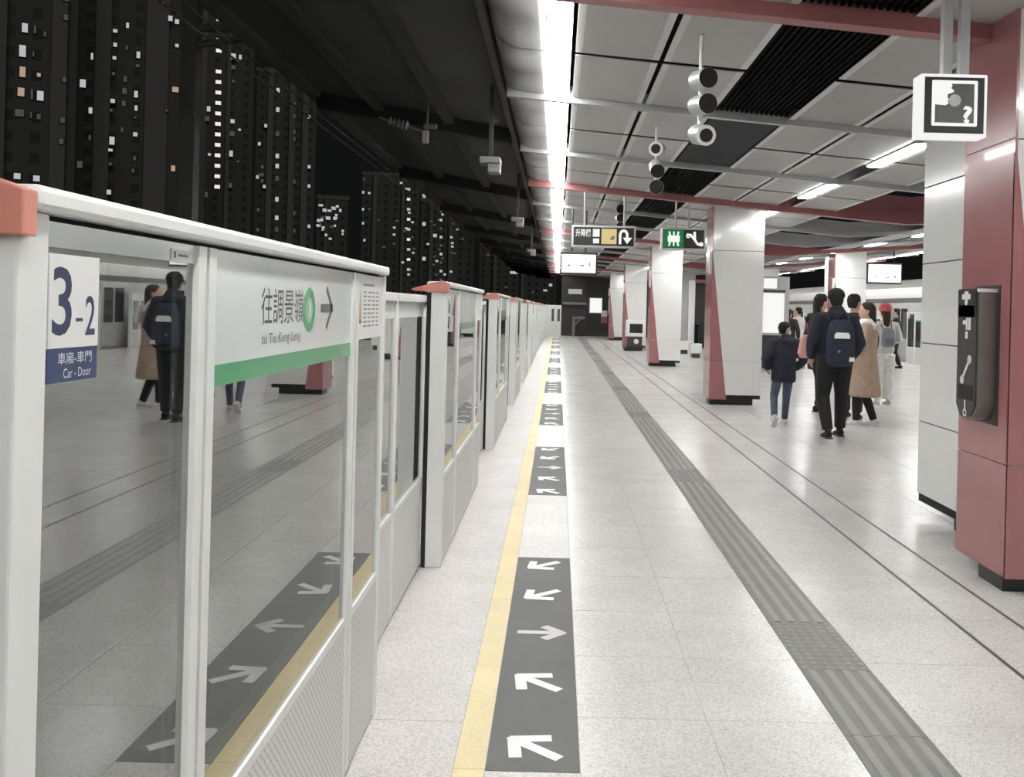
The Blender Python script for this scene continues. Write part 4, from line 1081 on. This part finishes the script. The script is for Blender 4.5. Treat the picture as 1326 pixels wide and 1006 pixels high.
for sg in (-1, 1):
    st = MB().path([(x + sg * .11, y - .16, 1.42), (x + sg * .125, y - .06, 1.50), (x + sg * .13, y + .09, 1.46), (x + sg * .14, y + .15, 1.25), (x + sg * .17, y + .05, 1.02), (x + sg * .14, y - .16, .98)], .016)
    obj('strap', st, M['plinth'], bag)
obj('top_handle', MB().path([(x - .04, y - .22, 1.44), (x, y - .22, 1.48), (x + .04, y - .22, 1.44)], .008), M['plinth'], bag)
# boy
x, y = fpx(1013, 551)
boy, s = person('boy in navy jacket and jeans walking with a white mask', x, y, 1.37, .12, (36, 38, 50), (74, 80, 98), BLK, ((205, 203, 200), (225, 222, 218)),
    dict(puff=.045, hood=True, slim=.92, sh=.19, fl=(-.24, -.26, .17), tl=-.9, fr=(.08, .12, .08), kl=(-.15, .03, .48), kr=(.09, .08, .48), el=(-.34, -.06, 1.13), er=(.34, -.05, 1.12), wl=(-.24, .12, .96), wr=(.24, .12, .96), turn=-1.25, mask=True, fringe=True, hem=.74, bighood=True, bush=.01))
# woman in black behind
x, y = fpx(1062, 532)
person('long-haired person in black coat half hidden behind the backpack man', x - .02, y, 1.80, -1.1, (34, 33, 34), (30, 30, 31), (26, 24, 24), ((30, 30, 30), (50, 50, 50)),
    dict(puff=.02, long=True, coat=.02, hem=.62, el=(-.27, 0, 1.15), wl=(-.15, .2, 1.08)))
# man in black beside the beige coat
x, y = fpx(1103, 541)
person('short-haired man in black coat behind the beige coat woman', x, y, 1.79, -.5, (32, 31, 32), (48, 47, 47), (28, 26, 25), ((30, 30, 30), (90, 90, 90)),
    dict(puff=.02, hem=.8, turn=-.5))
# beige coat woman
x, y = fpx(1119, 551)
person('woman in long beige coat with white scarf and dark boots', x + .0, y, 1.66, 1.15, (176, 152, 134), None, (48, 36, 34), ((215, 213, 210), (225, 223, 220)),
    dict(puff=.035, coat=.07, hem=.42, scarf=True, long=True, topname='long_coat', el=(-.26, .02, 1.15), er=(.26, .02, 1.15), wl=(-.16, .24, 1.12), wr=(.16, .24, 1.12), turn=.2))
lb = C.objects[-1]
wc = [o for o in C.objects if o.get('label', '').startswith('woman in long beige')][0]
mb = MB(); s = 1.66 / 1.75
for kk, ff in (((-.11, .10, .49), (-.10, .10, .08)), ((.105, .02, .48), (.10, -.12, .08))):
    mb.loft([(kk, .066, .068), (L3(kk, ff, .4), .062, .066), (ff, .048, .052)])
obj('boot_leggings', scale_me(remeshed(mb, .012, 3, 'leggings'), s), mat('legging_cloth', (26, 26, 27), .8), wc)
# woman with red hat
x, y = fpx(1143, 524)
rh, s = person('woman in red knit hat, pale top and wide white trousers', x, y, 1.66, .05, (206, 203, 200), (226, 224, 220), (60, 38, 36), ((222, 220, 216), (200, 198, 195)),
    dict(puff=.015, slim=1.12, flare=.025, long=True, beret=True, hem=.93, el=(-.28, 0, 1.16), er=(.28, 0, 1.16), wl=(-.17, .2, 1.1), wr=(.17, .2, 1.1), fl=(-.10, .0, .08), fr=(.10, .02, .08), kl=(-.105, .03, .49), kr=(.105, .03, .49)))
b2 = thing('backpack', 'small grey backpack on the woman in the red hat', 'backpack', (x, y - .16, .98))
bp = MB(); bp.loft([((x, y - .19, .98), .09, .04), ((x, y - .195, 1.01), .115, .06), ((x, y - .195, 1.15), .12, .06), ((x, y - .19, 1.27), .10, .05), ((x, y - .185, 1.30), .05, .03)], 16)
me = remeshed(bp, .010, 3, 'sack')
for v_ in me.vertices: v_.co -= Vector((x, y - .16, .98))
obj('sack', me, mat('grey_pack', (128, 132, 136), .8, var=.1), b2)
obj('pocket', MB().box(x - .07, x + .07, y - .27, y - .245, 1.02, 1.12), mat('grey_pocket', (108, 112, 116), .8), b2, .008)
for sg in (-1, 1): obj('strap', MB().path([(x + sg * .07, y - .14, 1.28), (x + sg * .1, y - .03, 1.41), (x + sg * .11, y + .1, 1.30)], .012), M['sign_grey'], b2)
# man in black by the train
x, y = fpx(1159, 477)
person('man in black standing by the train in the distance', x, y, 1.70, 1.2, (30, 30, 31), (28, 28, 29), BLK, ((24, 24, 24), (30, 30, 30)), dict(puff=.01, el=(-.24, .05, 1.14), wl=(-.08, .22, 1.18), er=(.24, .05, 1.14), wr=(.08, .22, 1.12)))
# person in pale top in the distance, and one in dark beside
person('person in pale jacket far behind the boy beside the train', 6.55, 25.2, 1.66, .8, (214, 212, 210), (60, 60, 64), BLK, ((200, 200, 200), (220, 220, 220)), dict(puff=.02))
person('person in dark jacket far behind the boy, next to the pale jacket', 6.15, 24.6, 1.60, -.6, (44, 42, 44), (40, 40, 42), (36, 30, 28), ((40, 40, 40), (80, 80, 80)), dict(puff=.02, long=True))
# pink bag carried beside the backpack man
xb, zb = px(1043, 449, 11.6)
t = thing('pouch', 'pink pouch held between the boy and the backpack man', 'bag', (xb, 11.6, zb - .14))
bp = MB(); bp.loft([((xb, 11.6, zb - .14), .07, .04), ((xb, 11.6, zb - .08), .10, .055), ((xb, 11.6, zb + .06), .075, .045), ((xb, 11.6, zb + .15), .035, .03)], 12)
me = remeshed(bp, .01, 2, 'pouch_body')
for v_ in me.vertices: v_.co -= Vector((xb, 11.6, zb - .14))
obj('pouch_body', me, mat('pink_cloth', (232, 176, 166), .7), t)
obj('cord', MB().path([(xb - .03, 11.6, zb + .14), (xb + .02, 11.62, zb + .3), (xb + .03, 11.6, zb + .14)], .008), M['beam_red'], t)
